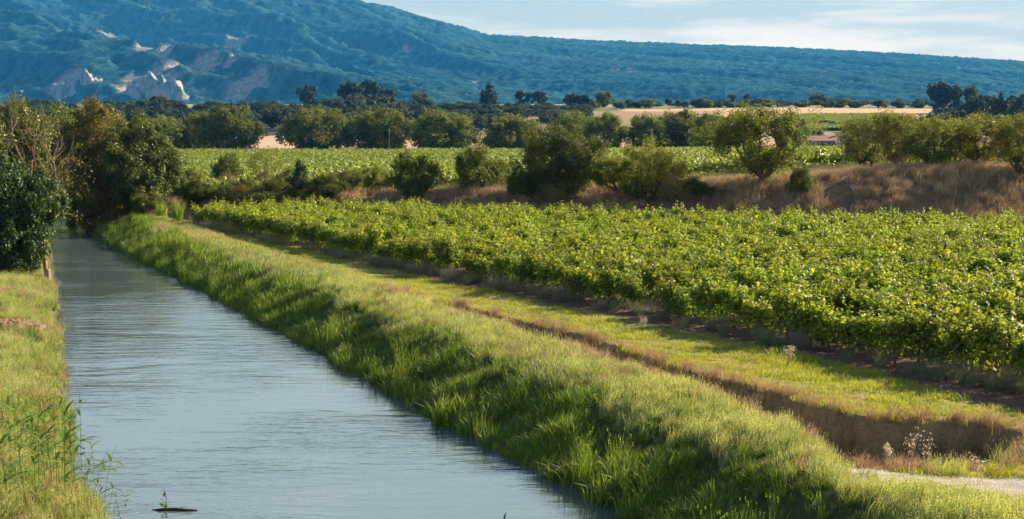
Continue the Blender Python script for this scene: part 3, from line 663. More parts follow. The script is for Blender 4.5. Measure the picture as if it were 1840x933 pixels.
# left bank
def leftb(X, Y):
    d = xL(Y)-X; return (d > -.1)*(d < 40)*((X > -.36*Y-3))*1.0*(np.hypot((X+19.9)/1.5, (Y-61.7)/1.7) > 1)
spread('left_bank_grass', cat(area(-32, -7, 26, 60, 15, leftb), area(-42, -14, 60, 92, 9, leftb)), G_pale, .6, 1.2, 'sunlit grass covering the left bank', lambda X, Y: .5+1.0*fbm(X, Y, 1.7, 3, 350))
spread('left_bank_green_grass', cat(area(-30, -7, 26, 60, 12, lambda X, Y: leftb(X, Y)*np.clip(smooth((fbm(X, Y, 1.8, 3, 352)-.45)/.08)*.9+smooth((1.8-xL(Y)+X)/1), 0, 1)), area(-44, -14, 60, 130, 6, lambda X, Y: leftb(X, Y)*np.clip(smooth((fbm(X, Y, 1.8, 3, 352)-.5)/.08)*.6+smooth((1.4-xL(Y)+X)/1), 0, 1))), G_tall, .3, .85, 'green waterside grass along the left edge of the canal')
spread('left_bank_dry_patches', area(-34, -8, 26, 90, 12, lambda X, Y: leftb(X, Y)*smooth((fbm(X, Y, 2.4, 4, 356)-.52)/.06)), G_straw, .5, 1.0, 'dry straw patches in the grass of the left bank')
spread('left_edge_straw', area(-46, -7, 26, 130, 7, lambda X, Y: leftb(X, Y)*np.clip(smooth((1.3-xL(Y)+X)/1)*.5+(Y > 85)*.5, 0, 1)), G_straw, .6, 1.4, 'brown stalks and dry grass at the left water edge')
# weeds along the first vine row
def weeds(X, Y):
    u, v = row_uv(X, Y); n = fbm(X, Y, 1.4, 3, 360); return np.exp(-((u+.75)/.42)**2)*smooth((n-.38)/.12)*(v > -8)*(v < 84)
spread('grey_green_weeds', area(-28, 22, 34, 118, 5, weeds), G_weed, .6, 1.25, 'wispy grey green weeds along the foot of the first vine row')
# dry growth on the bank behind the vineyard
def backb(X, Y):
    b_, t_ = bank_b(X), bank_t(X); n = fbm(X, Y, 3.0, 4, 370)
    top = np.exp(-((Y-t_-1)/2.2)**2); foot = smooth((Y-b_+6)/2)*(Y < b_+2.5)*(X > 8); face = (Y > b_)*(Y < t_)*(.35+.65*(X > 14))
    return np.clip(top*.9+foot*.9+face*.8, 0, 1)*smooth((n-.30)/.12)*(X > -42)*(X - xR(Y) > 4)
spread('dry_bank_brush', area(-42, 52, 98, 134, 7.5, backb), G_brush, .45, 1.1, 'brown dry grass and brush over the earth bank behind the vineyard')
spread('straw_bank_grass', area(-42, 52, 96, 140, 2.2, lambda X, Y: np.clip(np.exp(-((Y-bank_t(X)-2)/2.5)**2)+ (Y < bank_b(X)+2)*(X > 8)*(Y > bank_b(X)-6), 0, 1)*(X-xR(Y) > 4)), (templates('straw_far', [tuft(np.random.RandomState(90+i), 50, .5, .5, .03, .6, M_straw, .3) for i in range(4)]), 4), .6, 1.3, 'sunlit straw grass along the crest and foot of the earth bank')

# ------------------------------------------------------------------ vineyard
def vine_meshes(seed, leaves=900, far=False):
    rng = np.random.RandomState(seed)
    paths = []
    arms = []
    h = rng.uniform(.5, .62); paths.append((bez(np.array((0, 0, -.15)), np.array((rng.uniform(-.1, .1), rng.uniform(-.06, .06), h*.5)), np.array((0, 0, h)), 6, rng, .015), np.linspace(.05, .035, 6), 6))
    P = []
    ns = 15
    for i in range(ns):
        bx = rng.uniform(-.62, .62); by = rng.uniform(-.1, .1); L = rng.uniform(.75, 1.2); la = rng.uniform(0, 2*PI); ln = rng.uniform(.1, .55)
        a = np.array((bx*.5, by, h)); c = np.array((bx + ln*math.cos(la), by*2+ln*.48*math.sin(la), h + L*rng.uniform(.55, .95))); b_ = np.array((bx, by*2, h+L*.55))
        pth = bez(a, b_, c, 7, rng, .02)
        if rng.rand() < .35: pth[-2:, 2] -= .18; pth[-1, :2] += .15*np.sign(pth[-1, :2])
        paths.append((pth, np.linspace(.009, .004, 7), 3)); arms.append(pth)
    for i in range(5):
        bx = rng.uniform(-.6, .6); a = np.array((bx, rng.uniform(-.15, .15), 1.2)); c = a + np.array((rng.uniform(-.2, .2), rng.uniform(-.25, .25), rng.uniform(.35, .7)))
        pth = bez(a, (a+c)/2+np.array((0, 0, .1)), c, 7, rng, .01); paths.append((pth, np.linspace(.006, .003, 7), 3)); t_ = np.linspace(.1, 1, 12)*6; i_ = np.clip(t_.astype(int), 0, 5); f_ = (t_-i_)[:, None]
        P.append(pth[i_]*(1-f_)+pth[i_+1]*f_ + rng.normal(size=(12, 3))*.045)
    per = leaves//ns
    for pth in arms:
        t_ = rng.uniform(.12, 1.02, per)*6; i = np.clip(t_.astype(int), 0, 5); f = (t_-i)[:, None]
        q = pth[i]*(1-f)+pth[i+1]*f; P.append(q + rng.normal(size=(per, 3))*(.13, .13, .11))
    P = np.concatenate(P); low = rng.rand(len(P)) < .10; P[low, 2] = rng.uniform(.28, .7, low.sum())
    c0 = np.array((0, 0, .75)); Nn = (P-c0)*(.5, 1.1, .8)*.9 + rng.normal(size=P.shape)*.45 + np.array((0, 0, .35))
    sz = rng.uniform(.07, .125, len(P))*(1.5 if far else 1.0)
    V, fc, k = cloud_leaves(P, Nn, sz, rng, 'vine')
    yl = np.clip(rng.uniform(0, 1, len(P))*.8 + .3*(P[:, 2] > 1.3), 0, 1)
    fol = mesh_np('foliage', V, fc, M_vine, False, {'tint': ('FLOAT', 'POINT', np.repeat(yl, k))})
    tv, tf = tubes(paths); return mesh_np('trunk', tv, tf, M_bark, True), fol
VP = [vine_meshes(400+i) for i in range(8)]
VEDGE = np.array([(-26.5, 113.5), (-15.5, 123.0), (0, 117), (12, 110.5), (33, 101.0), (60, 91), (60, 30), (20, 30)])
rows = []
rv = np.random.RandomState(5)
for i in range(0, 30):
    for j in range(-14, 96):
        u = i*2.0 + rv.normal()*.06; v = j*1.08 + rv.normal()*.08
        x = V0.x + VPER.x*u + VDIR.x*v; y = V0.y + VPER.y*u + VDIR.y*v
        px = 920 + F*x/y
        if px > 2500 or y < 30: continue
        rows.append((x, y))
rows = np.array(rows); inside = sdf(rows[:, 0], rows[:, 1], VEDGE) > -1.0
keep = inside & (rv.rand(len(rows)) > .035); rows = rows[keep]
dist = np.hypot(rows[:, 0], rows[:, 1]) + 0*rows[:, 0]
inframe = (920+F*rows[:, 0]/rows[:, 1]) < 1850
u_, v_ = row_uv(rows[:, 0], rows[:, 1]); score = dist - 25*(u_ < 1.0) + 1000*(~inframe)
order = np.argsort(score); near_i = order[:298]; far_i = order[298:]
rz0 = math.atan2(VDIR.y, VDIR.x)
for n_, i in enumerate(near_i):
    x, y = rows[i]; k = rv.randint(8); s = rv.uniform(.86, 1.16)
    o = empty('grapevine', (x, y, gz(x, y)-.02), rz0 + rv.choice([0, PI]) + rv.normal()*.06); o.scale = (s, s*rv.uniform(.9, 1.1), s*rv.uniform(.82, 1.18))
    ob('trunk', VP[k][0], o); ob('foliage', VP[k][1], o)
    if u_[i] < 1.0: tag(o, 'leafy grapevine in the first row, beside the dirt track and its weeds', 'grapevine', 'grapevines of the first row beside the track')
    else: tag(o, 'bushy green grapevine in the near rows behind the first row by the track', 'grapevine', 'grapevines of the near rows behind the first row')
col_v = templates('vineyard_vine', [m[1] for m in VP])
X, Y = rows[far_i, 0], rows[far_i, 1]; n = len(X)
scatter('vineyard_foliage', np.stack([X, Y, ground_z(X, Y)-.02], -1), np.stack([np.zeros(n), np.zeros(n), rz0+rv.choice([0, PI], n)+rv.normal(size=n)*.06], -1),
        np.stack([rv.uniform(.9, 1.15, n), rv.uniform(.85, 1.15, n), rv.uniform(.78, 1.22, n)], -1), rv.randint(0, 8, n), col_v, 'green vines filling the farther rows of the first vineyard')

# second vineyard, on the higher ground
def vine_far(seed):
    rng = np.random.RandomState(seed); n = 150
    P = rng.normal(size=(n, 3))*(.62, .34, .30)+(0, 0, 1.0); P[:, 2] = np.clip(P[:, 2], .35, 1.75)
    V, fc, k = cloud_leaves(P, rng.normal(size=(n, 3))+(0, 0, .5), rng.uniform(.2, .36, n), rng, 'quad')
    return mesh_np('foliage', V, fc, M_vine2, False, {'tint': ('FLOAT', 'POINT', np.repeat(rng.rand(n), k))})
col_v2 = templates('far_vine', [vine_far(500+i) for i in range(6)])
px_, py_ = [], []
for j, y0 in enumerate(np.arange(137.5, 396, 2.6)):
    xs = np.arange(-.36*y0-4, .37*y0+4, 1.7 + .9*(y0 > 230)); xs = xs + rv.normal(size=len(xs))*.12
    ys = y0 + xs*.05 + rv.normal(size=len(xs))*.12
    ok = (xs > xR(ys)+9) & (ys < 392)
    gap = (np.abs(ys-232-xs*.1) < 3.2) | (np.abs(ys-305) < 4)
    ok &= ~gap
    ok &= ~((xs > .10*ys) & (ys < 146))
    ok &= rv.rand(len(xs)) > .03
    px_.append(xs[ok]); py_.append(ys[ok])
X, Y = np.concatenate(px_), np.concatenate(py_); n = len(X)
big = np.where(Y > 230, 1.45, 1.0)
scatter('upper_vineyard', np.stack([X, Y, ground_z(X, Y)-.05], -1), np.stack([np.zeros(n), np.zeros(n), rv.choice([0, PI], n)+.05], -1),
        np.stack([big, np.ones(n), rv.uniform(.85, 1.15, n)], -1), rv.randint(0, 6, n), col_v2, 'rows of yellow green vines in the upper vineyard')
# little vineyard far right on the slope
X = rv.uniform(.185, .245, 1400); Y = np.round(rv.uniform(650, 785, 1400)/4)*4; X = X*Y; n = len(X)
scatter('hillside_vineyard', np.stack([X, Y, ground_z(X, Y)-.05], -1), np.zeros((n, 3)), np.tile((2.2, 1.6, 1.0), (n, 1)), rv.randint(0, 6, n), col_v2, 'small green vineyard plot below the tan field')

# ------------------------------------------------------------------ trees on the earth bank
def mk_almond(H, Wd, s):
    return tree_meshes(('alm', s), 6, 6, .13, 95, 161, 0.18, 'vase', .17, M_olive, M_bark, 600+s, .62, 1.3, aspect=.38, bias=.45), 6, 6
def mk_bush(H, Wd, s):
    return tree_meshes(('bush', s), 3.2, 3.6, .04, 70, 153, 0.15, 'bush', .08, M_dkolive, M_bark, 620+s, .42, 1.2, aspect=.42, stems=3), 3.2, 3.6
def mk_olive(H, Wd, s):
    return tree_meshes(('olv', s), 3.4, 3.4, .14, 70, 136, 0.15, 'round', .09, M_olive, M_bark, 640+s, .42, 1.3, aspect=.4, stems=2), 3.4, 3.4
def mk_yel(H, Wd, s):
    return tree_meshes(('yel', s), 2.4, 2.6, .02, 50, 80, .11, 'bush', .05, M_yel, M_bark, 660+s, .34, 1.4, aspect=.4, stems=3), 2.4, 2.6
def mk_sparse(H, Wd, s):
    return tree_meshes(('spr', s), 4.4, 3.4, .34, 40, 55, .12, 'vase', .09, M_olive, M_bark, 680+s, .42, 1.2, aspect=.4), 4.4, 3.4
def mk_dark(H, Wd, s):
    return tree_meshes(('drk', s), 4, 2.3, .04, 70, 80, .13, 'cone', .09, M_pine, M_barkd, 700+s, .36, 1.1, aspect=.5), 4, 2.3
def mk_big(H, Wd, s):
    return tree_meshes(('big', s), 6, 6.2, .06, 170, 178, 0.17, 'bush', .2, M_dkolive, M_bark, 720+s, .58, 1.25, aspect=.38, stems=2), 6, 6.2
def mk_multi(H, Wd, s):
    return tree_meshes(('mul', s), 5.2, 5.0, 0.12, 105, 100, .17, 'round', .12, M_olive, M_barkd, 740+s, .5, 1.6, aspect=.36, stems=3), 5.2, 5.0
bt = [
 ('shrub', 335, 352, 302, 62, mk_bush, 'low olive green shrub left of the short round tree by the canal trees', 'shrub'),
 ('small_tree', 410, 348, 274, 56, mk_bush, 'short round dark tree left of the sparse tree with the thin trunk', 'tree'),
 ('small_tree', 474, 360, 262, 70, mk_sparse, 'sparse airy tree with a thin bare trunk on the earth bank', 'tree'),
 ('shrub', 507, 352, 312, 40, mk_bush, 'dark low shrub leaning against the narrow dark conifer', 'shrub'),
 ('juniper', 540, 362, 282, 46, mk_dark, 'narrow dark conifer with grey green needles on the earth bank', 'conifer'),
 ('shrub', 622, 350, 298, 56, mk_bush, 'loose grey green shrub between the dark conifer and the small forked tree', 'shrub'),
 ('small_tree', 678, 352, 300, 56, mk_olive, 'small low tree forked at the foot beside the loose grey green shrub', 'tree'),
 ('small_tree', 745, 352, 266, 84, mk_bush, 'round full small tree with a paler right side on the bank', 'tree'),
 ('small_tree', 855, 348, 260, 88, mk_bush, 'dark rounded tree between the pale sided round tree and the largest bushy tree', 'tree'),
 ('shrub', 893, 346, 288, 58, mk_olive, 'thin yellowish shrub touching the right side of the dark rounded tree', 'shrub'),
 ('round_tree', 1003, 350, 220, 144, mk_big, 'largest bushy round tree in the middle of the earth bank', 'tree'),
 ('shrub', 1035, 356, 296, 56, mk_yel, 'yellowish shrub at the foot of the largest bushy tree', 'shrub'),
 ('small_tree', 1100, 350, 280, 92, mk_olive, 'low spreading olive green tree right of the yellowish shrub', 'tree'),
 ('small_tree', 1168, 360, 256, 124, mk_multi, 'tangled half bare tree with crooked branches on the bank', 'tree'),
 ('shrub', 1205, 362, 298, 72, mk_yel, 'feathery pale green shrub in front of the tangled half bare tree', 'shrub'),
 ('shrub', 1248, 340, 308, 30, mk_yel, 'tiny yellow shrub alone on the tan ground of the bank top', 'shrub'),
 ('almond_tree', 1365, 334, 192, 172, mk_almond, 'tall spreading almond tree with a short dark trunk standing alone on the bank', 'tree'),
 ('shrub', 1438, 352, 300, 44, mk_bush, 'small green shrub on the slope below the lone almond tree', 'shrub'),
 ('almond_tree', 1556, 300, 214, 118, mk_multi, 'almond tree at the left end of the right hand clump', 'tree'),
 ('almond_tree', 1614, 302, 204, 140, mk_almond, 'tallest yellow green almond tree of the right hand clump', 'tree'),
 ('almond_tree', 1680, 306, 216, 128, mk_multi, 'dark stemmed almond tree between the tallest one and the open forked one', 'tree'),
 ('almond_tree', 1752, 304, 208, 146, mk_almond, 'open almond tree with a wide forked trunk near the right edge', 'tree'),
 ('almond_tree', 1838, 312, 208, 130, mk_multi, 'almond tree cut by the right edge of the photo', 'tree'),
 ('shrub', 1275, 358, 334, 40, mk_bush, 'low dark scrub at the left end of the shaded bank', 'shrub'),
 ('shrub', 350, 368, 330, 50, mk_bush, 'dark undergrowth bush behind the far end of the first vine row', 'shrub'),
 ('shrub', 440, 362, 332, 46, mk_yel, 'dull brownish shrub under the sparse tree with the thin trunk', 'shrub'),
]
for i, (nm, px, pb, pt, wp, mk, lab, ct) in enumerate(bt):
    tree_px(nm, px, pb, pt, wp, mk, lab, ct, seed=i)

for i in range(24):
    px = random.Random(i*7).uniform(310, 600) if i < 15 else random.Random(i*7).uniform(600, 1300)
    q = random.Random(i+50); mk = [mk_bush, mk_olive, mk_yel, mk_dark][q.choice([0, 0, 1, 2])]; pb = 350 + q.uniform(0, 14)
    if px < 560 and i % 2: mk = mk_bush; pb += 8
    tree_px('scrub_bush', px, pb, pb - q.uniform(22, 52), q.uniform(36, 70), mk, 'scrubby bush filling a gap along the crest of the earth bank', 'bush', 'scrubby bushes filling the crest of the earth bank', seed=i % 9, rz=i*1.3)

# ------------------------------------------------------------------ the line of plane trees
def mk_plane(H, Wd, s):
    return tree_meshes(('pla', s), 12, 17, .01, 170, 130, .36, 'dome', .35, M_plane, M_bark, 800+s, 1.5, .95, lshape='quad'), 12, 17
pl = [(300, 208, 100), (358, 200, 80), (412, 187, 122), (570, 190, 132), (688, 195, 118), (796, 196, 124), (925, 205, 128), (1030, 198, 110), (1088, 201, 88), (1162, 202, 86), (1224, 196, 96), (1285, 200, 84), (1330, 205, 70)]
txt = ['partly hidden behind the canal trees', 'second from the left, close beside the tall dark one', 'tall and dark, just left of the bare field gap', 'broad and round, just right of the bare field gap', 'second to the right of the bare field gap', 'third right of the bare field gap, before the low break',
       'behind and left of the largest bushy tree', 'rising behind the top of the largest bushy tree', 'just right of the largest bushy tree', 'above the tangled half bare tree', 'tallest of the close set right part of the row', 'just left of the lone almond tree', 'hidden mostly behind the lone almond tree']
for i, (px, pt, wp) in enumerate(pl):
    tree_px('plane_tree', px, 0, pt, wp, mk_plane, 'dark leafy plane tree ' + txt[i], 'tree', 'plane trees in the roadside row', D=408+6*math.sin(i*2.1), seed=i % 6, rz=i*2.2)
tree_px('poplar_tree', 1420, 0, 201, 66, mk_plane, 'dense green tree standing left of the farmhouse', 'tree', D=480, seed=2)
tree_px('dark_cypress', 1431, 0, 222, 16, lambda H, Wd, s: (tree_meshes('cyp2', 8, 2.4, .03, 60, 60, .35, 'cone', .12, M_pine, M_barkd, 901, .5, 1.2, lshape='quad'), 8, 2.4), 'dark narrow cypress against the dense tree by the farmhouse', 'cypress', D=468)

# ------------------------------------------------------------------ wood on the low hill behind
def mk_pine(H, Wd, s):
    return tree_meshes(('pin', s), 9, 9, .03, 60, 80, .5, 'round', .22, M_pine, M_barkd, 900+s, 1.0, .8, lshape='quad'), 9, 9
def mk_oak(H, Wd, s):
    return tree_meshes(('oak', s), 7, 9, .04, 60, 80, .45, 'bush', .2, M_wood, M_barkd, 920+s, 1.0, .9, lshape='quad'), 7, 9
def mk_lite(H, Wd, s):
    return tree_meshes(('lit', s), 6, 7, .06, 60, 70, .42, 'round', .16, M_plane, M_bark, 940+s, .95, .9, lshape='quad'), 6, 7
def mk_cyp(H, Wd, s):
    return tree_meshes(('cyp', s), 16, 9, .03, 90, 70, .6, 'cone', .25, M_pine, M_barkd, 960+s, 1.2, 1.3, lshape='quad'), 16, 9
rw = random.Random(11)
def top_y(px):   # skyline of the wood
    return np.interp(px, [60, 200, 290, 330, 420, 500, 560, 600, 650, 700, 740, 800, 860, 900, 960], [196, 188, 172, 184, 180, 180, 170, 176, 160, 170, 178, 182, 186, 192, 196])
for i in range(270):
    px = rw.uniform(40, 900); lay = rw.random()
    D = 610 + 260*lay; mk = mk_pine if rw.random() < .55 else mk_oak
    tp = top_y(px) + rw.uniform(-3, 7) + (1-lay)*22
    if px > 700: D = 640+230*lay
    g0 = 228 - (gz((px-920)/F*D, D)-8.7)*F/D
    tp = min(tp, g0-22)
    if px > 720: tp = max(tp, top_y(px)-2)
    if g0 - tp > 40: tp = g0-40
    tree_px('pine_tree' if mk is mk_pine else 'oak_tree', px, 0, tp, rw.uniform(24, 42)*(750/D), mk,
            'dark pine in the dense wood behind the plane trees' if mk is mk_pine else 'dark rounded oak in the dense wood behind the plane trees', 'tree',
            'pines of the wood behind the plane trees' if mk is mk_pine else 'oaks of the wood behind the plane trees', D=D, seed=i % 5, rz=i*1.7)
feat = [('pine_tree', 555, 151, 38, mk_pine, 940, 'dark pine poking above the wood left of the tallest clump'), ('pine_tree', 632, 145, 44, mk_pine, 930, 'left half of the tallest dark pine clump above the wood'), ('pine_tree', 663, 143, 50, mk_pine, 940, 'right half of the tallest dark pine clump above the wood'),
        ('pine_tree', 700, 158, 36, mk_pine, 935, 'rounded dark pine just right of the tallest clump'), ('pale_tree', 755, 166, 34, mk_lite, 960, 'pale green round tree on the skyline right of the wood'), ('pale_tree', 290, 171, 40, mk_lite, 940, 'lighter round tree topping the wood below the jagged crag'),
        ('cypress', 880, 149, 30, mk_cyp, 950, 'tall pointed dark cypress on the skyline'), ('cypress', 868, 163, 14, mk_cyp, 955, 'short narrow cypress touching the left of the tall pointed one'), ('pine_tree', 938, 162, 28, mk_pine, 970, 'left one of two small dark pines right of the cypress'), ('pine_tree', 968, 163, 28, mk_pine, 972, 'right one of two small dark pines right of the cypress'),
        ('pine_tree', 1024, 167, 26, mk_pine, 930, 'dark pine at the left of the pair before the pale tree'), ('pine_tree', 1044, 169, 30, mk_pine, 925, 'wider dark pine at the right of the pair before the pale tree'), ('pale_tree', 1084, 164, 34, mk_lite, 930, 'pale olive tree alone on the plateau skyline'),
        ('pine_tree', 1312, 169, 16, mk_pine, 1000, 'tiny dark pine, left of two on the plateau edge'), ('pine_tree', 1341, 168, 14, mk_pine, 1000, 'tiny pointed pine, right of two on the plateau edge'), ('oak_tree', 1470, 167, 36, mk_oak, 985, 'round tree topping the hedge above the two bushes in the tan field'),
        ('stone_pine', 1684, 145, 46, mk_pine, 820, 'tall umbrella shaped pine above the shaded end of the tan field'), ('stone_pine', 1712, 153, 40, mk_pine, 815, 'lower umbrella pine right beside the tallest one'), ('stone_pine', 1740, 152, 28, mk_pine, 812, 'slender umbrella pine at the right of the three'),
        ('round_bush', 1451, 201, 9, mk_oak, 835, 'left one of two dark round bushes in the tan field'), ('round_bush', 1469, 201, 8, mk_oak, 835, 'right one of two dark round bushes in the tan field'),
        ('oak_tree', 1478, 216, 38, mk_oak, 690, 'grey green tree in the green plot behind the farmhouse'), ('oak_tree', 1500, 220, 30, mk_oak, 680, 'low grey green tree beside the other one in the green plot'), ('oak_tree', 1540, 213, 40, mk_pine, 640, 'dark tree standing behind the right end of the farmhouse roof'), ('oak_tree', 1462, 232, 40, mk_oak, 560, 'dark rounded tree behind the farmhouse ridge'), ('shrub', 1478, 256, 26, mk_oak, 474, 'grey shrub standing in front of the farmhouse')]
for i, (nm, px, pt, wp, mk, D, lab) in enumerate(feat):
    tree_px(nm, px, 0, pt, wp, mk, lab, {'shrub': 'shrub', 'round_bush': 'bush'}.get(nm, 'tree'), D=D, seed=i % 5, rz=i)
for i in range(34):      # dark pines massed at the right edge
    px = rw.uniform(1672, 1900); D = rw.uniform(560, 790); tp = np.interp(px, [1670, 1720, 1760, 1840, 1900], [196, 184, 166, 162, 160]) + rw.uniform(0, 20)
    tree_px('pine_tree', px, 0, tp, rw.uniform(34, 54), mk_pine, 'dark pine in the dense clump at the right behind the almond trees', 'tree', 'pines of the clump behind the right almond trees', D=D, seed=i % 5, rz=i*1.1)
for i in range(165):      # scrub hedge along the plateau
    px = rw.uniform(880, 1690); D = rw.uniform(925, 990); tp = rw.uniform(176, 187) + (px < 1050)*8; wp = rw.uniform(12, 26)
    if rw.random() < .3: D = rw.uniform(900, 925)
    tree_px('hedge_bush', px, 0, tp, wp, mk_oak if rw.random() < .7 else mk_lite, 'dark scrubby bush in the hedge along the plateau edge', 'bush', 'bushes of the hedge along the plateau edge', D=D, seed=i % 5, rz=i*1.9)
for i in range(85):      # scrub between wood and fields
    px = rw.uniform(840, 1060); D = rw.uniform(700, 900)
    g0 = 228 - (gz((px-920)/F*D, D)-8.7)*F/D
    tree_px('scrub_oak', px, 0, g0-rw.uniform(9, 17), rw.uniform(16, 32), mk_oak, 'low grey green scrub oak on the slope under the cypress', 'bush', 'scrub oaks on the slope under the cypress', D=D, seed=i % 5, rz=i)

# ------------------------------------------------------------------ trees over the canal, at the left
def mk_c1(H, Wd, s):
    return tree_meshes('c1', 12, 7.5, .0, 300, 210, .175, 'bush', .25, M_brown, M_barkl, 1001, .62, 1.1, aspect=.55, stems=2, bias=.35), 12, 7.5
def mk_c2(H, Wd, s):
    return tree_meshes('c2', 11, 6.5, .02, 260, 210, .175, 'bush', .22, M_near, M_bark, 1002, .62, 1.1, aspect=.55, stems=2, bias=.35), 11, 6.5
def mk_c3(H, Wd, s):
    return tree_meshes('c3', 9, 7, .05, 200, 140, .20, 'round', .2, M_near, M_barkl, 1003, .7, 1.1, aspect=.55, bias=.35), 9, 7
tree_px('canal_tree', 163, 0, 184, 165, mk_c1, 'tall brownish green tree hanging its leaves over the canal', 'tree', D=131, z0=-.1, rz=.4)
tree_px('canal_tree', 252, 0, 210, 140, mk_c2, 'tall dark green tree right of the brownish one at the bank end', 'tree', D=129, rz=1.0)
tree_px('canal_tree', 195, 0, 208, 110, mk_c2, 'dark tree squeezed between the brownish tree and the tall dark green tree', 'tree', D=150, rz=2.4)
tree_px('canal_tree', 112, 0, 196, 120, mk_c3, 'dark tree filling the back between the bare branches and the brownish tree', 'tree', D=178, rz=2.2)
tree_px('canal_tree', 60, 0, 215, 150, mk_c1, 'olive brown tree across the water behind the bare branches', 'tree', D=190, rz=2.9)
tree_px('canal_tree', 28, 0, 182, 130, mk_c3, 'dark leafy tree behind the bare branches at the left edge', 'tree', D=118, rz=.3)
tree_px('canal_tree', -70, 0, 190, 170, mk_c3, 'dark leafy tree cut by the left edge of the photo', 'tree', D=112, rz=1.9)
tree_px('canal_bush', 268, 0, 345, 80, mk_bush, 'green bush spreading at the foot of the tall dark green tree', 'bush', D=126, rz=0, seed=3)
tree_px('canal_bush', 232, 0, 372, 60, mk_bush, 'low scrub between the trees and the end of the grassy bank', 'bush', D=128, rz=0, seed=1)
tree_px('leafy_shrub', 0, 0, 282, 170, lambda H, Wd, s: (tree_meshes('fig', 6, 6, .0, 240, 200, .145, 'bush', .12, M_fig, M_barkl, 1010, .55, 1.0, aspect=.8, bias=.4, stems=3), 6, 6), 'glossy green broad leaved shrub at the left edge over the bank', 'shrub', D=84, rz=.8)
# reeds standing at the end of the bank
def reedbed(seed, h):
    rng = np.random.RandomState(seed); return tuft(rng, 230, h, .45, .03, .42, M_grass, 0, (.03, 0), 4)
for px, D, h, lab in ((318, 119, 1.7, 'clump of upright green reeds at the end of the bank by the track'), (290, 121, 1.4, 'clump of yellowish reeds left of the other reed clump at the bank end')):
    x = (px-920)/F*D; o = ob('reed_clump', reedbed(px, h), loc=(x, D, gz(x, D))); tag(o, lab, 'reeds')
# the bare branched tree
def bare_tree(x, y, label):
    rng = np.random.RandomState(8); z = gz(x, y); root = empty('bare_tree', (x, y, z)); paths = []; tips = []
    def limb(p, d, L, r, dep):
        n = 7; P = [p]
        for i in range(n-1):
            d = d + rng.normal(size=3)*.16 + np.array((0, 0, .10)); d /= np.linalg.norm(d); P.append(P[-1] + d*L/(n-1))
        P = np.array(P); paths.append((P, np.linspace(r, r*.45, n), 7 if dep < 2 else 4)); 
        if dep >= 4: tips.append(P[-1]); return
        for k in range(3 if dep < 3 else 4):
            f = rng.randint(2, n); dd = d + rng.normal(size=3)*.55 + (.12, 0, .0); dd /= np.linalg.norm(dd)
            limb(P[f], dd, L*rng.uniform(.5, .8), r*(.62 - .05*k), dep+1)
    limb(np.array((0, 0, -.3)), np.array((.25, 0, 1.0)), 2.6, .16, 0)
    limb(np.array((.1, 0, .3)), np.array((.6, .1, .75)), 3.4, .11, 1)
    limb(np.array((0, 0, .5)), np.array((-.1, .1, 1.0)), 4.9, .10, 1)
    limb(np.array((.1, 0, .8)), np.array((.12, -.1, 1.0)), 5.2, .09, 1)
    limb(np.array((0, 0, .5)), np.array((.25, .1, 1.0)), 4.6, .10, 1)
    tv, tf = tubes(paths); ob('trunk', mesh_np('trunk', tv, tf, M_barko, True), root)
    T = np.array(tips); n = len(T)*7; P = np.repeat(T, 7, 0)+rng.normal(size=(n, 3))*.28; m = P[:, 2] < 6.0; P = P[m]
    V, fc, k = cloud_leaves(P, rng.normal(size=P.shape), rng.uniform(.1, .18, len(P)), rng); ob('crown', mesh_np('crown', V, fc, M_brown, False, {'tint': ('FLOAT', 'POINT', np.repeat(rng.rand(len(P)), k))}), root)
    return tag(root, label, 'tree')
D = 96; bare_tree((40-920)/F*D, D, 'half dead tree with bare pale orange brown branches reaching over the canal')

# ------------------------------------------------------------------ farmhouse
def brick(name, x0, x1, y0, y1, z0, z1, mat, par):
    return ob(name, box_mesh(name, x0, x1, y0, y1, z0, z1, mat), par)
M_wall = bark_mat('farmhouse_render', (.34, .30, .28), (.46, .42, .38), 1.5); M_tile = bark_mat('roof_tiles', (.20, .115, .085), (.33, .20, .15), 3); M_shut = principled('shutter_paint', (.18, .24, .30), .6)[0]; M_glass = principled('window_glass', (.02, .03, .04), .1, .6)[0]
def gable(name, x0, x1, y0, y1, ze, zr, par, ov=.5, th=.22, along='x'):
    ym = (y0+y1)/2; v = []; f = []
    for (x) in (x0-ov, x1+ov):
        v += [(x, y0-ov, ze-.2), (x, ym, zr), (x, y1+ov, ze-.2), (x, y1+ov, ze-.2-th), (x, ym, zr-th), (x, y0-ov, ze-.2-th)]
    f = [(0, 6, 7, 1), (1, 7, 8, 2), (2, 8, 9, 3), (3, 9, 10, 4), (4, 10, 11, 5), (5, 11, 6, 0), (0, 1, 4, 5), (1, 2, 3, 4), (6, 11, 10, 7), (7, 10, 9, 8)]
    me = bpy.data.meshes.new(name); me.from_pydata(v, [], f); me.materials.append(M_tile); return ob(name, me, par)
D = 490; hx = (1487-920)/F*D; hz_ = gz(hx, D); fh = tag(empty('farmhouse', (hx, D, hz_)), 'long low farmhouse with pinkish tiled roof behind the almond trees', 'farmhouse')
def walls(name, x0, x1, y0, y1, ze, zr):
    ym = (y0+y1)/2; v = []
    for x in (x0, x1): v += [(x, y0, -.3), (x, y1, -.3), (x, y1, ze), (x, ym, zr-.25), (x, y0, ze)]
    f = [(0, 1, 2, 3, 4), (5, 9, 8, 7, 6), (0, 5, 6, 1), (0, 4, 9, 5), (1, 6, 7, 2), (4, 3, 8, 9), (3, 2, 7, 8)]
    me = bpy.data.meshes.new(name); me.from_pydata(v, [], f); me.materials.append(M_wall); return ob(name, me, fh)
walls('wall', -7.8, 8.2, 0, 8, 2.7, 4.0); gable('roof', -7.8, 8.2, 0, 8, 2.7, 4.1, fh)
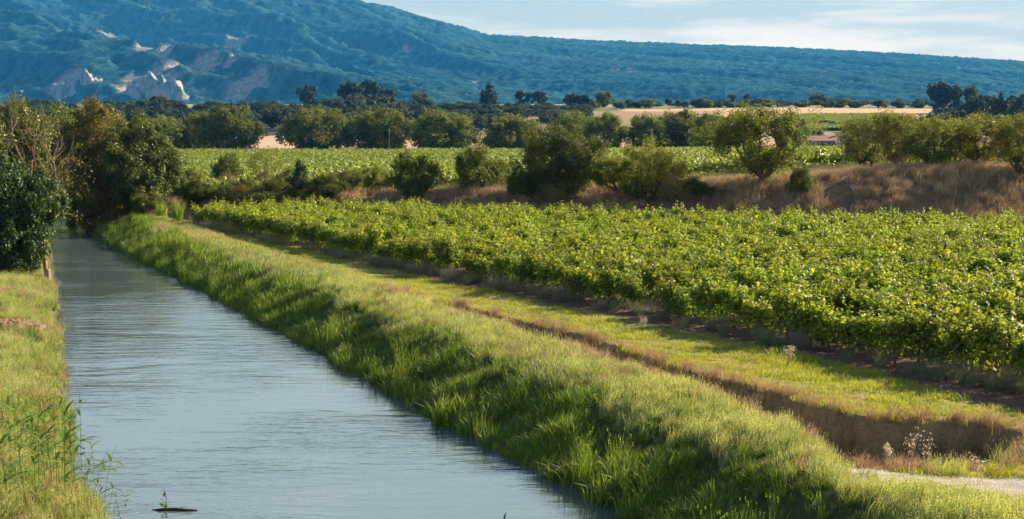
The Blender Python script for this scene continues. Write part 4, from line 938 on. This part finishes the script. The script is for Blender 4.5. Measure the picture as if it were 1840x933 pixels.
walls('wing_wall', 1.5, 8.0, -5.5, -.05, 1.9, 2.4); gable('wing_roof', 1.5, 8.0, -5.5, -.8, 2.0, 2.75, fh, .3)
for wx in (-6.4, -4.6, -2.0, .2):
    f = brick('window', wx-.45, wx+.45, -.06, .02, 1.0, 2.2, M_shut, fh); brick('pane', wx-.32, wx+.32, -.075, -.062, 1.12, 2.08, M_glass, f)
brick('door', -3.5, -2.9, -.06, .02, -.1, 2.1, M_shut, fh)
ch = brick('chimney', 3.0, 3.7, 3.4, 4.1, 3.4, 4.9, M_wall, fh)
# utility poles with a wire along the plane trees
M_pole = bark_mat('pole_wood', (.25, .22, .19), (.4, .36, .32)); M_wire = principled('wire', (.25, .25, .25), .5)[0]
pp = []
for px, lab in ((215, 'grey utility pole hidden behind the tall dark green canal tree'), (700, 'grey utility pole in front of the plane trees, above the round pale sided tree'), (1170, 'slim grey utility pole above the tangled half bare tree'), (1640, 'grey utility pole behind the tallest almond tree')):
    D = 398; x = (px-920)/F*D; z = gz(x, D); ht = zat(231, D)-z
    tv, tf = tubes([(np.array([(0, 0, -.5), (0, 0, ht*.5), (0, 0, ht)]), np.array((.16, .13, .10)), 8), (np.array([(-.7, 0, ht-.45), (0, 0, ht-.45), (.7, 0, ht-.45)]), np.array((.06, .06, .06)), 4)])
    o = ob('utility_pole', mesh_np('utility_pole', tv, tf, M_pole, True), loc=(x, D, z)); tag(o, lab, 'pole'); pp.append((x, D, z+ht-.4))
for a_, b_ in zip(pp[:-1], pp[1:]):
    tt = np.linspace(0, 1, 24)[:, None]; P = np.array(a_)*(1-tt)+np.array(b_)*tt; P[:, 2] -= 4*(tt*(1-tt))[:, 0]*1.3
    tv, tf = tubes([(P, np.full(24, .02), 4)]); o = ob('overhead_wire', mesh_np('overhead_wire', tv, tf, M_wire)); tag(o, {0: 'thin wire strung between the first two poles on the left', 1: 'thin wire strung from the second to the third pole', 2: 'thin wire strung between the two poles on the right'}[pp.index(a_)], 'wire')

# ------------------------------------------------------------------ small things close by
M_post = bark_mat('weathered_wood', (.14, .095, .07), (.34, .25, .20), 20)
def post(px, py, z, h, r, label, lean=(0, 0)):
    x, y = W(px, py, z); rng = np.random.RandomState(int(px)); P = np.array([(0, 0, -1.2), (lean[0]*.5, lean[1]*.5, h*.5), (lean[0], lean[1], h-.03), (lean[0], lean[1], h)])
    tv, tf = tubes([(P, np.array((r, r*1.02, r*.95, r*.3)), 10)]); tv += rng.normal(size=tv.shape)*.012
    o = ob('wooden_post', mesh_np('wooden_post', tv, tf, M_post, True), loc=(x, y, z)); return tag(o, label, 'post')
post(87, 522, 0, 1.15, .17, 'squat dark weathered post at the left water edge, in front of the taller one', (-.03, 0))
post(83, 508, .2, 1.35, .13, 'taller pale brown weathered post standing behind the squat dark one', (-.05, .05))
# heap of dead weeds
x, y, z = ray_ground(14, 590)
rng = np.random.RandomState(4); g = np.linspace(-1, 1, 60); A, B = np.meshgrid(g, g); rr_ = np.hypot(A, B)
Z = .5*np.maximum(0, 1-rr_**2)**.7*(.7+.6*fbm(A+5, B+5, .3, 4, 900)) + .34*(fbm(A+5, B+5, .10, 4, 905, .7)-.5) - .08
idx = np.arange(A.size).reshape(A.shape); q = np.stack([idx[:-1, :-1], idx[:-1, 1:], idx[1:, 1:], idx[1:, :-1]], -1).reshape(-1, 4); q = q[rr_.ravel()[q].max(1) < 1.0]
M_heap = bark_mat('dead_weed_heap', (.09, .055, .035), (.25, .155, .10), 9)
hp = ob('soil_heap', mesh_np('soil_heap', np.stack([A*1.45, B*1.7, Z*.75], -1).reshape(-1, 3), [q], M_heap, True), loc=(x, y, z)); tag(hp, 'reddish brown heap of dug soil and dead weeds on the left bank', 'heap')
# common reeds by the water, lower left
M_reed = leaf_mat('reed_leaf', (.03, .075, .008), (.12, .19, .03), .25, .6, .1)
def reed(seed, h, dry=False):
    rng = np.random.RandomState(seed); ln = rng.normal(size=2)*.12*h
    P = bez(np.array((0, 0, -.3)), np.array((ln[0]*.2, ln[1]*.2, h*.5)), np.array((ln[0], ln[1], h)), 9)
    sv, sf = tubes([(P, np.linspace(.009, .003, 9), 5)])
    Vs, Q, T = [], [], []; off = 0
    for k in range(int(h*6)):
        f = rng.uniform(.3, 1); p = P[min(8, int(f*8))]; a = rng.uniform(0, 2*PI); L = rng.uniform(.4, .7); d = np.array((math.cos(a), math.sin(a), rng.uniform(.15, 1.0))); d /= np.linalg.norm(d)
        side = np.cross(d, (0, 0, 1)); side /= np.linalg.norm(side)
        n = 6
        for i in range(n):
            t_ = i/(n-1); c = p + d*L*t_ - np.array((0, 0, .35*L*t_*t_)); w_ = .038*math.sin(PI*min(.98, .12+.88*t_))
            Vs += [c-side*w_, c+side*w_]
        Q += [(off+2*i, off+2*i+1, off+2*i+3, off+2*i+2) for i in range(n-1)]; off += 2*n
    return mesh_np('stem', sv, sf, M_straw if dry else M_reed, True, {'tint': ('FLOAT', 'POINT', np.full(len(sv), .5))}), mesh_np('leaves', np.array(Vs), [np.array(Q)], M_reed, False, {'tint': ('FLOAT', 'POINT', rng.rand(len(Vs)))})
RP = [reed(1100+i, h, i == 5) for i, h in enumerate((2.4, 2.1, 1.8, 1.5, 2.2, 1.3))]
def put_reed(px, py, z, k, s, rz, lab, grp=None):
    x, y = W(px, py, z); o = empty('common_reed', (x, y, max(gz(x, y), 0)-.02), rz); o.scale = (s,)*3; ob('stem', RP[k][0], o); ob('leaves', RP[k][1], o); return tag(o, lab, 'reed', grp)
put_reed(147, 872, 0, 0, 1.0, .3, 'tallest green reed with pointed leaves standing in the water at lower left')
for px, py, k, s in ((118, 890, 1, 1.0), (96, 880, 2, 1.1), (70, 905, 1, .95), (40, 900, 2, 1.1), (58, 860, 3, 1.1), (20, 880, 1, .9), (110, 850, 3, 1.0), (128, 925, 2, .8), (84, 940, 1, .8), (15, 930, 3, 1.2), (50, 945, 2, .9), (30, 845, 1, .9), (88, 835, 2, 1.0), (130, 870, 1, .8), (104, 912, 1, 1.0), (140, 900, 2, 1.0), (5, 900, 2, 1.1), (65, 925, 1, .9), (118, 945, 1, .9), (75, 845, 3, 1.2), (48, 820, 2, .8), (125, 800, 2, .8), (112, 770, 3, 1.0), (152, 945, 1, .6)):
    put_reed(px, py, .6, k, s, px*.7, 'green reed in the leafy clump on the lower left bank', 'reeds in the leafy clump on the lower left bank')
for px, py, k, s in ((165, 905, 5, 1.0), (176, 925, 3, .6), (150, 930, 5, .9), (192, 935, 5, .8), (160, 950, 4, .4), (205, 928, 3, .5), (222, 930, 5, .6), (140, 900, 5, 1.1), (215, 940, 3, .4), (135, 850, 5, 1.2), (128, 820, 5, 1.1), (170, 880, 1, .6), (185, 905, 5, 1.1), (158, 860, 2, .7), (230, 940, 5, .5)):
    put_reed(px, py, 0, k, s, px*.9, 'short thin reed rising from the water beside the left bank', 'thin reeds in the water beside the left bank')
# drifting branch
x, y = W(315, 916, 0.02); rng = np.random.RandomState(3)
paths = [(np.array([(-.55, .05, .0), (-.3, 0, .03), (0, .02, .03), (.3, -.03, .02), (.5, .0, .01)]), np.array((.012, .03, .035, .03, .01)), 6), (np.array([(-.25, 0, .02), (-.2, .02, .25), (-.27, .03, .5)]), np.array((.012, .009, .004)), 4), (np.array([(.05, 0, .02), (.15, .15, .06), (.2, .3, .02)]), np.array((.015, .01, .005)), 4)]
tv, tf = tubes(paths); o = tag(empty('drifting_branch', (x, y, 0)), 'dark waterlogged branch with a green sprig drifting near the reeds', 'branch'); ob('wood', mesh_np('wood', tv, tf, M_barkd, True), o)
V, fc, k = cloud_leaves(np.array([(-.26, .02, .2), (-.2, .03, .3), (-.3, .02, .12), (-.24, .0, .38), (-.2, 0, .1), (-.3, 0, .25)]), rng.normal(size=(6, 3)), np.full(6, .13), rng); ob('sprig', mesh_np('sprig', V, fc, M_fig, False, {'tint': ('FLOAT', 'POINT', np.full(len(V), .8))}), o)
x, y = W(905, 934, 0); tv, tf = tubes([(np.array([(0, 0, -.3), (.02, 0, .08), (.06, 0, .17)]), np.array((.03, .022, .006)), 6)]); tag(ob('snag', mesh_np('snag', tv, tf, M_barkd, True), loc=(x, y, 0)), 'tip of a sunken dark stick poking out of the open water', 'stick')
# plumed and seeding grasses at the ditch end
M_plume = leaf_mat('plume', (.45, .37, .26), (.70, .62, .48), .3, .7, .1, .1, tcol=(1, 1, .9))
def plume(px, py, z, h, lab, n=2, heads='plume', seed=0):
    x, y = W(px, py, z); zz = gz(x, y); rng = np.random.RandomState(seed+int(px)); o = empty('seeding_grass', (x, y, zz)); paths = []; P = []
    for i in range(n):
        tipx = rng.uniform(-.2, .2)*h; ty = rng.uniform(-.15, .15)*h; hh = h*rng.uniform(.75, 1)
        b_ = bez(np.array((rng.uniform(-.08, .08), rng.uniform(-.08, .08), -.05)), np.array((tipx*.2, ty*.2, hh*.6)), np.array((tipx, ty, hh)), 9); paths.append((b_, np.linspace(.006, .003, 9), 4))
        m = 60 if heads == 'plume' else 16
        f = rng.uniform(.62 if heads == 'plume' else .5, 1, m)*8; k = np.clip(f.astype(int), 0, 7); q = b_[k]*(1-(f-k))[:, None]+b_[k+1]*(f-k)[:, None]; P.append(q+rng.normal(size=(m, 3))*((.035, .035, .02) if heads == 'plume' else (.07, .07, .02)))
    tv, tf = tubes(paths); ob('stem', mesh_np('stem', tv, tf, M_straw, True, {'tint': ('FLOAT', 'POINT', np.full(len(tv), .7))}), o)
    P = np.concatenate(P); V, fc, k = cloud_leaves(P, rng.normal(size=P.shape), rng.uniform(.05, .08, len(P)), rng, 'leaf', .3); ob('seed_head', mesh_np('seed_head', V, fc, M_plume, False, {'tint': ('FLOAT', 'POINT', np.repeat(rng.rand(len(P)), k))}), o)
    return tag(o, lab, 'grass')
plume(1518, 795, 1.4, .95, 'pale feathery grass plumes at the near corner of the ditch', 4)
plume(1640, 828, 1.4, 1.05, 'nodding wild oat stalks against the dark end of the ditch, left clump', 4, 'oat')
plume(1668, 832, 1.4, 1.0, 'nodding wild oat stalks against the dark end of the ditch, right clump', 3, 'oat')
plume(1592, 815, 1.4, .55, 'short stiff grey plume left of the wild oats', 2)
plume(1762, 838, 1.4, .7, 'thin dry stalks beside the farm track at the right', 3, 'oat')
plume(1417, 655, 1.3, .7, 'pale dry weed on the grass strip beside the dirt track', 14, 'oat')
plume(1155, 598, 1.3, .6, 'small brown dry weeds at the edge of the dirt track', 8, 'oat')
for px, py, s, lab in ((1700, 815, 1.0, 'feathery green weed clump at the right end of the ditch'), (1770, 800, 1.3, 'larger feathery weed clump by the right end of the ditch'), (1825, 790, 1.2, 'feathery weed clump at the right edge above the farm track')):
    x, y = W(px, py, 1.4); o = ob('weed_clump', tuft(np.random.RandomState(px), 500, .45*s, .5*s, .008, .7, M_pale, .2), loc=(x, y, gz(x, y)-.03)); tag(o, lab, 'weeds')
